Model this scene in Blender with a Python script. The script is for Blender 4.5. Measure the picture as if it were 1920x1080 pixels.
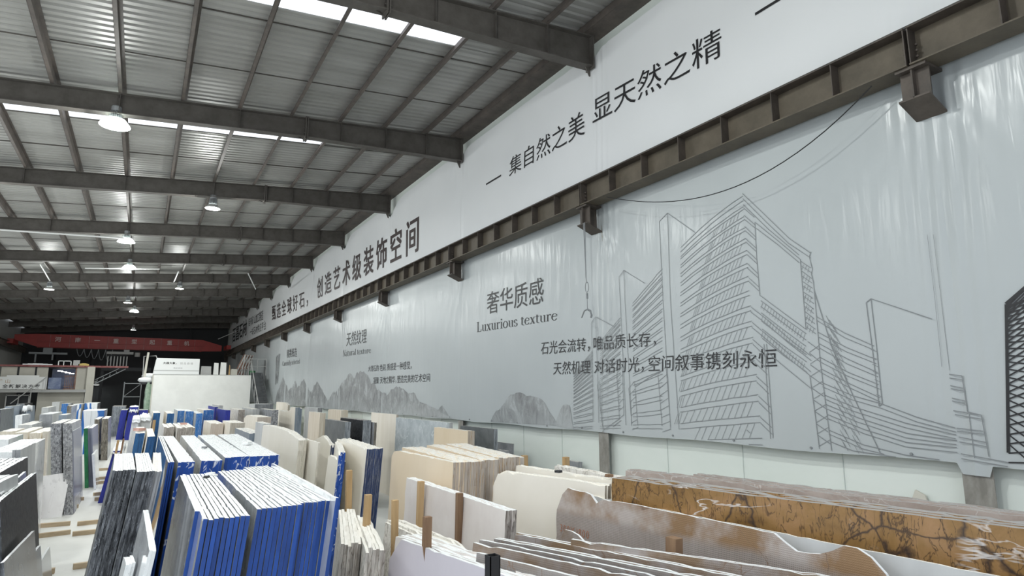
import bpy, bmesh, math, random
from mathutils import Vector, Matrix, noise

SC = bpy.context.scene
COL = SC.collection
for _o in list(bpy.data.objects):
    bpy.data.objects.remove(_o)
random.seed(11)
R = math.radians

# ---------------------------------------------------------------- camera, sky, exposure
CAM_H = 2.7
PITCH, YAW, ROLL, FOC = .16553, .53657, -.00356, 1155.87      # focal length in pixels of a 1920 wide frame
fw = Vector((math.sin(YAW)*math.cos(PITCH), math.cos(YAW)*math.cos(PITCH), math.sin(PITCH)))
rt = Vector((math.cos(YAW), -math.sin(YAW), 0)); up = rt.cross(fw)
rt, up = rt*math.cos(ROLL)+up*math.sin(ROLL), up*math.cos(ROLL)-rt*math.sin(ROLL)
camd = bpy.data.cameras.new('camera'); cam = bpy.data.objects.new('camera', camd); COL.objects.link(cam)
camd.sensor_width = 36; camd.lens = FOC/1920*36; camd.clip_end = 300
cam.matrix_world = Matrix(((rt.x, up.x, -fw.x, 0), (rt.y, up.y, -fw.y, 0), (rt.z, up.z, -fw.z, CAM_H), (0, 0, 0, 1)))
SC.camera = cam
SC.view_settings.view_transform = 'Standard'; SC.view_settings.look = 'None'
SC.view_settings.gamma = 1; SC.view_settings.use_curve_mapping = False
SC.view_settings.exposure = 0.2
wd = bpy.data.worlds.new('daylight'); SC.world = wd; wd.use_nodes = True
# overcast sky, three times brighter overhead than at the horizon
_n = wd.node_tree.nodes; _l = wd.node_tree.links
_tc = _n.new('ShaderNodeTexCoord'); _sx = _n.new('ShaderNodeSeparateXYZ'); _mr = _n.new('ShaderNodeMapRange')
_mr.inputs['From Min'].default_value = -.05; _mr.inputs['From Max'].default_value = 1; _mr.inputs['To Min'].default_value = .62; _mr.inputs['To Max'].default_value = 2.8
_l.new(_tc.outputs['Generated'], _sx.inputs[0]); _l.new(_sx.outputs['Z'], _mr.inputs[0]); _l.new(_mr.outputs[0], _n['Background'].inputs[1])
_n['Background'].inputs[0].default_value = (.86, .92, 1, 1)
LAMP_W = 142.0

# ---------------------------------------------------------------- helpers
def tag(o, label=None, cat=None, group=None, kind='thing'):
    if label: o['label'] = label
    if cat: o['category'] = cat
    if group: o['group'] = group
    if kind: o['kind'] = kind
    return o
def empty(name, loc, label, cat, group=None, rz=0):
    o = bpy.data.objects.new(name, None); COL.objects.link(o); o.location = loc; o.rotation_euler = (0, 0, rz)
    o.empty_display_size = .1
    return tag(o, label, cat, group)
class MB:
    """collects boxes, bars, tubes, sheets and joins them into one mesh"""
    def __init__(s): s.v = []; s.f = []; s.m = []; s.smooth = False
    def add(s, vs, fs, mi=0):
        b = len(s.v); s.v += [tuple(v) for v in vs]; s.f += [[i+b for i in f] for f in fs]; s.m += [mi]*len(fs); return s
    def box(s, x0, x1, y0, y1, z0, z1, mi=0):
        return s.add([(x0,y0,z0),(x1,y0,z0),(x1,y1,z0),(x0,y1,z0),(x0,y0,z1),(x1,y0,z1),(x1,y1,z1),(x0,y1,z1)],
            [[0,3,2,1],[4,5,6,7],[0,1,5,4],[1,2,6,5],[2,3,7,6],[3,0,4,7]], mi)
    def hexa(s, p, mi=0):
        return s.add(p, [[0,3,2,1],[4,5,6,7],[0,1,5,4],[1,2,6,5],[2,3,7,6],[3,0,4,7]], mi)
    def bar(s, a, b, w, h=None, mi=0, upv=(0,0,1)):
        a = Vector(a); b = Vector(b); d = (b-a).normalized(); h = h or w
        u = Vector(upv)
        if abs(d.dot(u)) > .98: u = Vector((1,0,0))
        r_ = d.cross(u).normalized(); u = r_.cross(d)
        p = []
        for c in (a, b):
            for sx, sy in ((-1,-1),(1,-1),(1,1),(-1,1)): p.append(c + r_*(sx*w/2) + u*(sy*h/2))
        return s.add(p, [[3,2,1,0],[4,5,6,7],[0,1,5,4],[1,2,6,5],[2,3,7,6],[3,0,4,7]], mi)
    def tube(s, pts, rad, n=8, mi=0):
        pts = [Vector(p) for p in pts]; rings = []
        for i, p in enumerate(pts):
            d = (pts[min(i+1, len(pts)-1)]-pts[max(i-1, 0)]).normalized()
            u = Vector((0,0,1)) if abs(d.z) < .9 else Vector((1,0,0))
            a = d.cross(u).normalized(); b = a.cross(d)
            rr = rad[i] if isinstance(rad, (list, tuple)) else rad
            rings.append([p + a*math.cos(2*math.pi*k/n)*rr + b*math.sin(2*math.pi*k/n)*rr for k in range(n)])
        vs = [v for r_ in rings for v in r_]; fs = []
        for i in range(len(rings)-1):
            for k in range(n): fs.append([i*n+k, i*n+(k+1)%n, (i+1)*n+(k+1)%n, (i+1)*n+k])
        fs.append(list(range(n))[::-1]); fs.append([len(vs)-n+k for k in range(n)])
        return s.add(vs, fs, mi)
    def lathe(s, prof, c=(0,0,0), n=20, mi=0):
        vs = []; fs = []
        for r_, z in prof:
            for k in range(n): vs.append((c[0]+r_*math.cos(2*math.pi*k/n), c[1]+r_*math.sin(2*math.pi*k/n), c[2]+z))
        for i in range(len(prof)-1):
            for k in range(n): fs.append([i*n+k, i*n+(k+1)%n, (i+1)*n+(k+1)%n, (i+1)*n+k])
        return s.add(vs, fs, mi)
    def build(s, name, mats, parent=None, smooth=False):
        me = bpy.data.meshes.new(name); me.from_pydata(s.v, [], s.f)
        for m in (mats if isinstance(mats, (list, tuple)) else [mats]): me.materials.append(m)
        for p, mi in zip(me.polygons, s.m): p.material_index = mi; p.use_smooth = smooth
        me.update()
        o = bpy.data.objects.new(name, me); COL.objects.link(o)
        if parent: o.parent = parent
        return o
def struct(o, label=None):
    o['kind'] = 'structure'
    if label: o['label'] = label; o['category'] = label.split()[-1]
    return o
def copy_tree(o, parent=None):
    c = o.copy(); COL.objects.link(c)
    if parent: c.parent = parent
    for ch in o.children: copy_tree(ch, c)
    return c

# ---------------------------------------------------------------- materials
def mat(name, col, rough=.6, metal=0, spec=.5):
    m = bpy.data.materials.new(name); m.use_nodes = True
    b = m.node_tree.nodes['Principled BSDF']
    b.inputs['Base Color'].default_value = (*col, 1); b.inputs['Roughness'].default_value = rough
    b.inputs['Metallic'].default_value = metal; b.inputs['Specular IOR Level'].default_value = spec
    return m
class NT:
    def __init__(s, m): s.m = m; s.t = m.node_tree; s.b = s.t.nodes['Principled BSDF']; s.co = None
    def n(s, typ, **k):
        nd = s.t.nodes.new(typ)
        for a, v in k.items(): setattr(nd, a, v)
        return nd
    def l(s, a, b): s.t.links.new(a, b)
    def coord(s, scale=(1,1,1), rnd=True):
        tc = s.n('ShaderNodeTexCoord'); mp = s.n('ShaderNodeMapping'); mp.inputs['Scale'].default_value = scale
        s.l(tc.outputs['Object'], mp.inputs['Vector'])
        if rnd:
            oi = s.n('ShaderNodeObjectInfo'); mu = s.n('ShaderNodeMath', operation='MULTIPLY'); mu.inputs[1].default_value = 37
            s.l(oi.outputs['Random'], mu.inputs[0]); cx = s.n('ShaderNodeCombineXYZ')
            s.l(mu.outputs[0], cx.inputs[0]); s.l(mu.outputs[0], cx.inputs[1]); s.l(cx.outputs[0], mp.inputs['Location'])
        return mp.outputs['Vector']
    def noise(s, vec, scale, detail=4, rough=.6, dist=0):
        nd = s.n('ShaderNodeTexNoise'); nd.inputs['Scale'].default_value = scale; nd.inputs['Detail'].default_value = detail
        nd.inputs['Roughness'].default_value = rough; nd.inputs['Distortion'].default_value = dist
        s.l(vec, nd.inputs['Vector']); return nd.outputs['Fac']
    def ramp(s, fac, stops):
        nd = s.n('ShaderNodeValToRGB'); e = nd.color_ramp.elements
        while len(e) < len(stops): e.new(.5)
        for el, (p, c) in zip(e, stops):
            el.position = p; el.color = (*c, 1) if isinstance(c, tuple) else (c, c, c, 1)
        s.l(fac, nd.inputs[0]); return nd.outputs[0]
    def mix(s, fac, a, b, mode='MIX'):
        nd = s.n('ShaderNodeMix', data_type='RGBA', blend_type=mode)
        for i, v in ((0, fac), (6, a), (7, b)):
            if hasattr(v, 'links'): s.l(v, nd.inputs[i])
            elif i == 0: nd.inputs[0].default_value = v
            else: nd.inputs[i].default_value = (*v, 1)
        return nd.outputs[2]
    def vein(s, vec, scale, width, detail=3, dist=1.0):
        f = s.noise(vec, scale, detail, .55, dist)
        a = s.n('ShaderNodeMath', operation='SUBTRACT'); a.inputs[1].default_value = .5; s.l(f, a.inputs[0])
        b = s.n('ShaderNodeMath', operation='ABSOLUTE'); s.l(a.outputs[0], b.inputs[0])
        c = s.n('ShaderNodeMapRange'); c.inputs['From Max'].default_value = width; c.inputs['To Min'].default_value = 1; c.inputs['To Max'].default_value = 0
        s.l(b.outputs[0], c.inputs[0]); return c.outputs[0]
    def bump(s, h, st=.3, d=.01):
        nd = s.n('ShaderNodeBump'); nd.inputs['Strength'].default_value = st; nd.inputs['Distance'].default_value = d
        s.l(h, nd.inputs['Height']); s.l(nd.outputs[0], s.b.inputs['Normal'])
    def out(s, c): s.l(c, s.b.inputs['Base Color'])
def stone(name, c1, c2, scale=3, stretch=(1,1,1), rough=.45, vein=None, vw=.02, vs=2, detail=5, bump=0, lo=.35, hi=.65, var=.0):
    m = mat(name, c1, rough); t = NT(m); v = t.coord(stretch)
    f = t.noise(v, scale, detail, .62, .3)
    c = t.ramp(f, [(lo, c1), (hi, c2)])
    if vein is not None: c = t.mix(t.vein(v, vs, vw), c, vein)
    if var:
        oi = t.n('ShaderNodeObjectInfo'); hs = t.n('ShaderNodeHueSaturation')
        mr = t.n('ShaderNodeMapRange'); mr.inputs['To Min'].default_value = 1-var; mr.inputs['To Max'].default_value = 1+var
        t.l(oi.outputs['Random'], mr.inputs[0]); t.l(mr.outputs[0], hs.inputs['Value']); t.l(c, hs.inputs['Color']); c = hs.outputs[0]
    t.out(c)
    if bump: t.bump(t.noise(v, scale*6, 3), bump, .01)
    return m
def metal_dirty(name, c1, c2, scale=4, rough=.6):
    m = mat(name, c1, rough, 0, .4); t = NT(m); v = t.coord((1,1,1))
    t.out(t.ramp(t.noise(v, scale, 6, .7), [(.35, c1), (.7, c2)])); return m
M = {}
M['steel'] = metal_dirty('dusty_steel', (.075,.068,.06), (.12,.11,.10), 3)
M['purlin'] = metal_dirty('purlin_steel', (.085,.075,.068), (.15,.125,.11), 3)
M['girder'] = metal_dirty('girder_primer', (.085,.072,.052), (.135,.112,.082), 2.5)
M['girder_dark'] = metal_dirty('girder_flange', (.055,.047,.04), (.11,.09,.075), 3)
M['rail'] = mat('rail_steel', (.03,.03,.03), .5)
M['dark'] = mat('dark_cladding', (.034,.036,.040), .8)
M['leftwall'] = mat('left_cladding', (.30,.30,.29), .8)
M['red'] = metal_dirty('crane_red', (.32,.032,.028), (.22,.024,.021), 1.2, .5)
M['redrust'] = metal_dirty('red_beam', (.20,.05,.05), (.34,.16,.15), 5)
M['white'] = mat('white_paint', (.80,.81,.80), .5)
M['offwhite'] = stone('offwhite_wall', (.80,.80,.77), (.86,.86,.83), 1.2, rough=.7)
M['beige'] = stone('beige_panel', (.52,.50,.44), (.60,.58,.51), .8, rough=.7)
M['grey'] = mat('grey_paint', (.24,.25,.26), .6)
M['seam'] = mat('panel_seam', (.60,.65,.62), .6)
M['stairgrey'] = mat('stair_grey', (.10,.105,.11), .6)
M['midgrey'] = mat('mid_grey', (.42,.42,.41), .6)
M['black'] = mat('black_rubber', (.012,.012,.013), .6)
M['ink'] = mat('black_ink', (.018,.018,.02), .5)
M['brownink'] = mat('brown_ink', (.045,.03,.03), .5)
M['greyink'] = mat('grey_ink', (.23,.245,.255), .5)
M['greenplastic'] = mat('green_plastic', (.02,.22,.06), .5)
M['tarp'] = stone('green_tarp', (.25,.36,.27), (.42,.52,.42), 5, rough=.6, bump=.5)
M['sheet'] = stone('white_sheeting', (.74,.76,.78), (.86,.87,.88), 6, rough=.4, bump=.6)
M['wood'] = stone('pine_timber', (.42,.27,.12), (.55,.38,.2), 3, (4,4,.4), .7)
M['wooddk'] = stone('old_timber', (.16,.09,.05), (.26,.16,.09), 3, (4,4,.4), .7)
M['batten'] = stone('floor_batten', (.40,.30,.19), (.52,.42,.29), 3, (.6,4,4), .75)
M['orange'] = mat('orange_paint', (.55,.2,.06), .6)
M['yellow'] = mat('yellow_bags', (.6,.45,.15), .7)
M['rust'] = metal_dirty('rusty_frames', (.20,.09,.06), (.34,.22,.17), 6)
M['pink'] = mat('pink_scrap', (.6,.36,.3), .6)
M['bluewall'] = stone('shop_poster', (.12,.16,.30), (.30,.36,.5), 2)
def emis(name, col, st):
    m = mat(name, col, .5); b = m.node_tree.nodes['Principled BSDF']
    b.inputs['Emission Color'].default_value = (*col, 1); b.inputs['Emission Strength'].default_value = st; return m
M['lens'] = emis('lamp_lens', (.93,1,.95), 14)
M['glow'] = emis('glowing_glass', (.93,1,.96), 6)
M['tube'] = emis('tube_light', (1,1,.94), 9)
# floor: pale dusty concrete
m = mat('concrete_floor', (.6,.6,.58), .55); t = NT(m); v = t.coord(rnd=False)
t.out(t.mix(t.noise(v, 7, 6), t.ramp(t.noise(v, .7, 6), [(.35, (.50,.50,.47)), (.65, (.66,.66,.63))]), (.6,.6,.57))); M['floor'] = m
# roof sheet: galvanised
m = mat('roof_sheet', (.5,.5,.49), .42, .25); t = NT(m); v = t.coord((.25,1,1), rnd=False)
t.out(t.ramp(t.noise(v, 1.1, 5), [(.35, (.325,.322,.305)), (.65, (.42,.417,.40))])); M['roof'] = m
# skylight strips: thin translucent sheet
m = bpy.data.materials.new('skylight_sheet'); m.use_nodes = True; nt = m.node_tree; nt.nodes.remove(nt.nodes['Principled BSDF'])
a = nt.nodes.new('ShaderNodeBsdfTransparent'); b = nt.nodes.new('ShaderNodeBsdfTranslucent'); c = nt.nodes.new('ShaderNodeMixShader')
c.inputs[0].default_value = .25; nt.links.new(a.outputs[0], c.inputs[1]); nt.links.new(b.outputs[0], c.inputs[2])
nt.links.new(c.outputs[0], nt.nodes['Material Output'].inputs[0]); M['sky'] = m
# vinyl banner: glossy, faint creases
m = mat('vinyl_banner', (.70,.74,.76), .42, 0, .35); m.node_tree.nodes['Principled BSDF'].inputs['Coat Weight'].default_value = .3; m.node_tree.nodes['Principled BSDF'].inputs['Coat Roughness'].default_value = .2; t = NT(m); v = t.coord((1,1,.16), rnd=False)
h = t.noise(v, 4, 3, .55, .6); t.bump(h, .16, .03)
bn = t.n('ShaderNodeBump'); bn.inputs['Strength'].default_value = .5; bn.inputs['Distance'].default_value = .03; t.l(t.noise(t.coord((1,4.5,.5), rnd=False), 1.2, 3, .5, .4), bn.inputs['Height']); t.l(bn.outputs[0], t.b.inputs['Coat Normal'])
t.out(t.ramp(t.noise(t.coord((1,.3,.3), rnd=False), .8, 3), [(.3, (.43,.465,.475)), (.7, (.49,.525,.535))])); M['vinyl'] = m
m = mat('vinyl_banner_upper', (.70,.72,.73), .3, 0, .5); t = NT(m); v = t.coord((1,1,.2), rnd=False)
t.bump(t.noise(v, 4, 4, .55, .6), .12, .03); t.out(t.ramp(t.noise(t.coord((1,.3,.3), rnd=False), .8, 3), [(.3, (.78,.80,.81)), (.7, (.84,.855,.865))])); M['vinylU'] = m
M['panel'] = stone('wall_panel', (.70,.76,.715), (.76,.81,.77), .9, (1,.4,1), .5)
M['column'] = stone('stained_column', (.20,.19,.17), (.34,.33,.30), 6, (1,1,.5), .7)
def mountain(sh):
    m = mat('ink_wash_%d' % round(sh*100), (.4,.4,.4), .45); t = NT(m); v = t.coord((1,1.3,.8), rnd=False)
    pa = (.45,.485,.495); d = .36-.33*sh
    rid = t.ramp(t.noise(v, 1.9, 9, .72, .9), [(.38, (d*.75,d*.77,d*.79)), (.5, (.5*d+.14, .5*d+.15, .5*d+.155)), (.62, (.48,.51,.52))])
    crag = t.ramp(t.noise(t.coord((1,3,.9), rnd=False), 2.6, 8, .75, 1.5), [(.42, 0.0), (.62, 1.0)])
    c = t.mix(crag, rid, (d*1.1+.08, d*1.1+.09, d*1.1+.095))
    sx = t.n('ShaderNodeSeparateXYZ'); t.l(t.coord(rnd=False), sx.inputs[0])
    ma = t.n('ShaderNodeMath', operation='MULTIPLY_ADD'); ma.inputs[1].default_value = 1.6; t.l(t.noise(t.coord((1,.5,1), rnd=False), 1.1, 4), ma.inputs[0]); t.l(sx.outputs['Z'], ma.inputs[2])
    mr = t.n('ShaderNodeMapRange'); mr.inputs['From Min'].default_value = 2.55; mr.inputs['From Max'].default_value = 3.3; mr.inputs['To Min'].default_value = .75-.55*sh; mr.inputs['To Max'].default_value = 0; t.l(ma.outputs[0], mr.inputs[0])
    t.out(t.mix(mr.outputs[0], c, pa)); return m       # printed mist thins the ink towards the foot of each peak
# ---------------------------------------------------------------- layout tables (metres)
# stack: id, near left top corner x, y, turn, length, thickness, height, slabs, lean, style, phrase
STACKS = [
 ('FB0', 0.34, 4.3, 0.3, 1.89, 0.024, 2.0, 1, 6, 'blue', 'blue-ended white marble slab standing apart at left of the front blue bundles', 'marble_slab'),
 ('FB1', 0.36, 3.99, 0.26, 2.22, 0.249, 2.0, 9, 6, 'blue', 'left front bundle of blue-ended white marble', ''),
 ('FB2', 0.67, 4.18, -0.27, 2.15, 0.271, 2.0, 9, 6, 'blue', 'middle front bundle of blue-ended white marble', ''),
 ('FB3', 0.94, 4.24, -1.01, 2.27, 0.22, 2.0, 8, 6, 'blue', 'right front bundle of blue-ended white marble', ''),
 ('FB4', 1.13, 4.12, 0.0, 2.29, 0.022, 2.03, 1, 6, 'blue', 'taller blue-ended white marble slab closing the right of the front blue bundles', 'marble_slab'),
 ('SBa', 0.3, 7.37, 0.13, 4.45, 0.06, 2.0, 3, 5, 'blue', 'thin blue-ended trio beside the grey granite slabs', ''),
 ('SBb', 0.39, 7.31, -0.26, 4.47, 0.15, 2.0, 6, 5, 'bluechip', 'first wide bundle of the second blue row', ''),
 ('SBc', 0.6, 7.29, 0.38, 4.47, 0.198, 2.0, 7, 5, 'bluechip', 'second wide bundle of the second blue row', ''),
 ('SBd', 0.85, 7.56, 0.41, 4.18, 0.249, 2.0, 8, 5, 'bluechip', 'third wide bundle of the second blue row', ''),
 ('SBe', 1.1, 7.53, 0.96, 4.171, 0.31, 2.0, 9, 5, 'bluechip', 'rightmost wide bundle of the second blue row', ''),
 ('C1', -0.16, 6.85, -1.23, 1.87, 0.18, 2.0, 9, 7.5, 'dgran', 'left dark granite bundle with rough ends by aisle', ''),
 ('C2', 0.03, 6.64, -0.85, 2.03, 0.14, 2.0, 7, 7.5, 'dgran', 'right dark granite bundle with rough ends by aisle', ''),
 ('C3', 0.15, 6.7, 1.12, 2.05, 0.08, 1.99, 4, 7.5, 'ggrey', 'smooth grey granite set beside dark bundles', ''),
 ('F1', 0.13, 4.76, -1.07, 1.61, 0.04, 1.71, 2, 8, 'wmar', 'low white slab pair leaning before dark granite', ''),
 ('F2', 0.01, 5.4, -4.57, 0.251, 0.06, 1.5, 3, 8, 'wmar', 'lowest white slab ends at bottom edge below dark granite', ''),
 ('LB', -0.47, 18.91, 0.0, 3.2, 0.18, 1.25, 4, 10, 'dblue', 'dark blue slabs leaning at aisle under a white dust sheet', ''),
 ('E1', -1.14, 7.92, -0.23, 2.54, 0.05, 1.66, 2, -7.5, 'bpol', 'polished black granite pair nearest the aisle at left', ''),
 ('E1c', -1.18, 8.329, -1.61, 2.141, 0.03, 1.68, 1, -7.5, 'bpolw', 'white-edged slab leaning behind polished black pair', ''),
 ('E1b', -1.459, 8.448, 3.76, 0.762, 0.28, 1.78, 7, -6, 'wmarg', 'grey-white bundle behind polished black granite at left edge', ''),
 ('E3', -0.988, 7.601, 1.88, 1.521, 0.028, 1.15, 1, -9, 'bpolg', 'low grey polished offcut with speckled black end at left', ''),
 ('E4', -0.968, 8.231, 2.0, 1.431, 0.028, 0.88, 1, -9, 'bpolg', 'lower grey polished offcut in the middle at bottom left', ''),
 ('E5', -0.918, 9.22, 0.0, 1.6, 0.028, 0.64, 1, -9, 'bpolg', 'lowest grey polished offcut nearest the aisle at bottom left', ''),
 ('E2', -1.87, 9.39, 0.0, 2.47, 0.5, 1.75, 7, -6, 'bpol', 'dark blue-black polished bundle second from left foreground', ''),
 ('D1', -1.7, 17.64, 0.0, 2.58, 0.2, 2.01, 7, -6, 'sgran', 'left tall striped granite bundle beside aisle', ''),
 ('D2', -1.46, 17.47, 0.0, 2.61, 0.17, 2.01, 6, -6, 'sgran', 'right tall striped granite bundle beside aisle', ''),
 ('D3', -1.29, 17.63, 0.0, 2.35, 0.03, 1.83, 1, -6, 'bluepol', 'polished blue-grey slab leaning on striped granite', ''),
 ('D4', -1.19, 17.88, 0.0, 1.6, 0.03, 0.79, 1, -7, 'greypol', 'short grey slab leaning low against striped granite', ''),
 ('G1', -1.33, 22.02, 0.0, 1.68, 0.09, 1.68, 2, -6, 'green', 'green-ended slabs past striped granite', ''),
 ('G2', -1.24, 22.16, 0.0, 2.87, 0.11, 1.67, 3, -6, 'bluepol', 'dark blue polished slabs beside the green-ended slabs', ''),
 ('G3', -1.05, 21.56, 0.0, 1.73, 0.06, 0.97, 1, -8, 'wmar', 'short white slab leaning against green-ended slabs', ''),
 ('H1', -1.52, 30.63, 0.0, 3.2, 0.17, 1.63, 5, -4, 'brgran', 'left brown rough-ended granite bundle beyond green slabs', ''),
 ('H2', -1.27, 30.48, 0.0, 3.2, 0.22, 1.65, 5, -4, 'brgran', 'right brown rough-ended granite bundle beyond green slabs', ''),
 ('I1', -0.9, 43.09, 0.0, 3.2, 0.32, 1.68, 5, 4, 'blued', 'left deep blue bundle at end of aisle', ''),
 ('I2', -0.48, 42.4, 0.0, 3.2, 0.45, 1.87, 6, 4, 'blued', 'middle deep blue bundle under white sheet at end of aisle', ''),
 ('I3', 0.01, 42.81, 0.0, 3.2, 0.46, 1.67, 6, 4, 'blued', 'right deep blue bundle at end of aisle', ''),
 ('Q1', -2.88, 21.94, 0.0, 3.2, 0.28, 1.62, 6, -3, 'cream', 'cream bundle with chamfered top behind white blocks at left', ''),
 ('Q2', -2.52, 21.62, 0.0, 3.2, 0.25, 1.61, 5, -3, 'cream', 'cream bundle beside orange stake at left', ''),
 ('Q3', -2.2, 21.27, 0.0, 1.98, 0.13, 1.66, 4, -3, 'cream', 'cream bundle against striped granite at left', ''),
 ('Q4', -3.27, 22.37, 0.0, 1.72, 0.33, 1.64, 5, -3, 'cream', 'cream bundle at left frame edge', ''),
 ('Q5', -1.94, 12.4, 0.0, 3.2, 0.38, 1.8, 6, -3, 'wmar', 'big white marble block bundle at left edge', ''),
 ('Q6', -1.61, 12.21, 0.0, 1.6, 0.1, 1.84, 3, -4, 'wmarg', 'grey-white slabs beside big white block bundle', ''),
 ('Q7', -2.59, 15.64, 0.0, 1.8, 0.45, 1.8, 6, -3, 'wmar', 'white bundle behind big white block at left edge', ''),
 ('R1', -5.29, 34.06, 0.0, 3.2, 0.24, 2.0, 3, -4, 'dgran', 'dark granite slabs at far left edge', ''),
 ('R2', -5.58, 38.66, 0.0, 3.2, 0.25, 2.05, 5, -4, 'greyblue', 'grey-blue tall bundle near far left', ''),
 ('R3', -6.35, 47.53, 0.0, 3.2, 0.4, 2.05, 4, -4, 'black', 'black polished bundle below banner railing at left', ''),
 ('R4', -3.78, 28.37, 0.0, 1.9, 0.2, 1.9, 2, -4, 'wmar', 'small white slabs before black polished bundle', ''),
 ('R5', -5.19, 40.97, 0.0, 3.2, 0.13, 2.0, 6, -4, 'greyblue', 'slate blue bundle with white plastic draped over it', ''),
 ('R6', -4.02, 37.39, 0.0, 3.2, 0.26, 2.0, 4, -3, 'lgrey', 'pale grey bundle behind white marble block', ''),
 ('R7', -4.81, 49.49, 0.0, 3.2, 0.39, 2.1, 3, 0, 'wmar', 'small bright white slabs at foot of beige wall', ''),
 ('R8', -2.98, 27.36, 0.0, 3.2, 0.37, 1.95, 4, -3, 'wmarg', 'white and grey marble block in left middle', ''),
 ('R9', -3.22, 24.92, 0.0, 3.2, 0.35, 1.7, 5, -3, 'lgrey', 'grey bundle with blue edge tape at left middle', ''),
 ('R10', -3.95, 45.48, 0.0, 3.2, 0.31, 2.05, 3, 0, 'lblue', 'small blue and white slabs behind marble block', ''),
 ('R11', -3.07, 38.0, 0.0, 3.2, 0.18, 2.05, 2, 0, 'brgran', 'narrow brown slabs between blue ones at left rear', ''),
 ('R12', -3.19, 42.91, 0.0, 3.2, 0.37, 2.05, 4, 0, 'lbluew', 'light blue and white slabs left of rear post', ''),
 ('R13', -2.68, 43.08, 0.0, 3.2, 0.61, 2.1, 4, 0, 'lbluew', 'blue-faced white slabs beside dark rear doorway', ''),
 ('R14', -2.16, 33.93, 0.0, 3.2, 0.82, 1.9, 5, 0, 'lbluew', 'white bundle with blue patches behind brown granite', ''),
 ('R15', -2.18, 24.54, 0.0, 1.6, 0.21, 2.0, 3, -2, 'greyblue', 'grey-blue slabs behind tall striped granite', ''),
 ('R16', -1.43, 46.34, 0.0, 3.2, 0.71, 1.84, 2, 0, 'dgreypol', 'dark grey sheets leaning at end of aisle', ''),
 ('J1', -0.15, 22.2, 0.0, 3.2, 0.19, 1.9, 3, 4, 'wmar', 'left white sheeted slabs behind the wooden stakes', ''),
 ('J2', 0.04, 23.46, 0.0, 3.2, 0.32, 1.9, 4, 4, 'wmar', 'right white sheeted slabs behind the wooden stakes', ''),
 ('J3', -0.02, 15.56, 0.0, 2.81, 0.17, 1.85, 4, 5, 'tealblue', 'left blue-ended limestone set behind dark granite', ''),
 ('J4', 0.19, 14.3, 0.0, 3.2, 0.13, 1.85, 4, 5, 'tealblue', 'right blue-ended limestone set behind dark granite', ''),
 ('J5', 0.44, 25.0, 0.0, 2.85, 0.21, 2.0, 3, 2, 'tealblue', 'dark teal-ended slabs below container corner', ''),
 ('J6', 0.83, 24.08, 0.0, 3.2, 0.21, 2.0, 4, 2, 'tealblue', 'teal-ended slabs leaning left of blue pair', ''),
 ('J7', 1.29, 27.28, 0.0, 3.2, 0.25, 2.0, 4, 1, 'skyblue', 'left bright blue-ended bundle below white container', ''),
 ('J8', 1.51, 26.32, 0.0, 3.2, 0.26, 2.0, 4, 1, 'skyblue', 'right bright blue-ended bundle below white container', ''),
 ('J9', 1.78, 25.14, 0.0, 3.2, 0.21, 1.95, 3, 1, 'skyblue', 'blue-ended slabs right of bright blue pair', ''),
 ('J10', 2.19, 27.43, 0.0, 3.2, 0.37, 2.0, 5, 1, 'limeblue', 'cream and blue slabs below container middle', ''),
 ('J11', 2.88, 30.6, 0.0, 3.2, 0.12, 2.05, 2, 0, 'blued', 'narrow dark blue slabs below container', ''),
 ('J12', 3.14, 31.5, 0.0, 3.2, 0.16, 2.1, 3, 0, 'lgrey', 'narrow grey slabs below container', ''),
 ('J13', 2.71, 24.95, 0.0, 3.2, 0.16, 2.05, 3, 0, 'blued', 'small dark blue slabs right of narrow grey ones', ''),
 ('J14', 0.58, 18.02, 0.0, 2.14, 0.23, 1.85, 4, 2, 'wrough', 'left white-topped rough limestone block bundle', ''),
 ('J15', 0.85, 17.55, 0.0, 2.71, 0.4, 1.85, 7, 2, 'wrough', 'wide white-topped rough limestone bundle behind blue row', ''),
 ('J16', 1.63, 17.96, 0.0, 2.18, 0.3, 1.9, 5, 2, 'pinkend', 'cream bundle with pinkish ends behind blue row', ''),
 ('J17', 1.96, 16.85, 0.0, 1.68, 0.34, 1.95, 4, 2, 'cream', 'cream bundle right of the pinkish-ended one', ''),
 ('J18', 2.03, 14.19, 0.0, 2.3, 0.28, 1.85, 4, 2, 'greyblue', 'grey-blue bundle with dark ends behind blue row', ''),
 ('J19', 2.89, 18.92, 0.0, 2.58, 0.37, 2.0, 5, 2, 'pinkend', 'rounded cream bundle left of grey and ivory bundles', ''),
 ('J20', 3.44, 27.35, 0.0, 2.78, 0.25, 2.0, 3, 0, 'wrough', 'small rough white slabs near the stairs foot', ''),
 ('J21', 4.05, 27.81, 0.0, 3.16, 0.26, 2.0, 2, 0, 'lgrey', 'pale grey slabs near the stairs foot', ''),
 ('J22', 4.88, 32.99, 0.0, 1.76, 0.87, 2.1, 5, 0, 'wmarg', 'white and grey striped slabs below the stairs', ''),
 ('J23', 4.44, 25.71, 0.0, 2.84, 0.24, 2.0, 4, 0, 'sgran', 'striped grey bundle below the stairs', ''),
 ('J24', 6.54, 33.48, 0.0, 3.2, 0.11, 2.15, 3, 0, 'cream', 'back cream slabs with curved top by mural wall', ''),
 ('J25', 5.2, 25.18, 0.0, 3.2, 0.25, 2.1, 3, 0, 'creamnotch', 'notched cream slabs with dark blue edge by mural wall', ''),
 ('J26', 5.24, 21.45, 0.0, 1.6, 0.19, 2.0, 3, 1, 'trav', 'striped brown and cream travertine slabs before mural', ''),
 ('J27', 6.66, 24.01, 0.0, 1.92, 0.27, 2.0, 5, 1, 'trav', 'wide travertine slabs in shadow of mural mountains', ''),
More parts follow.
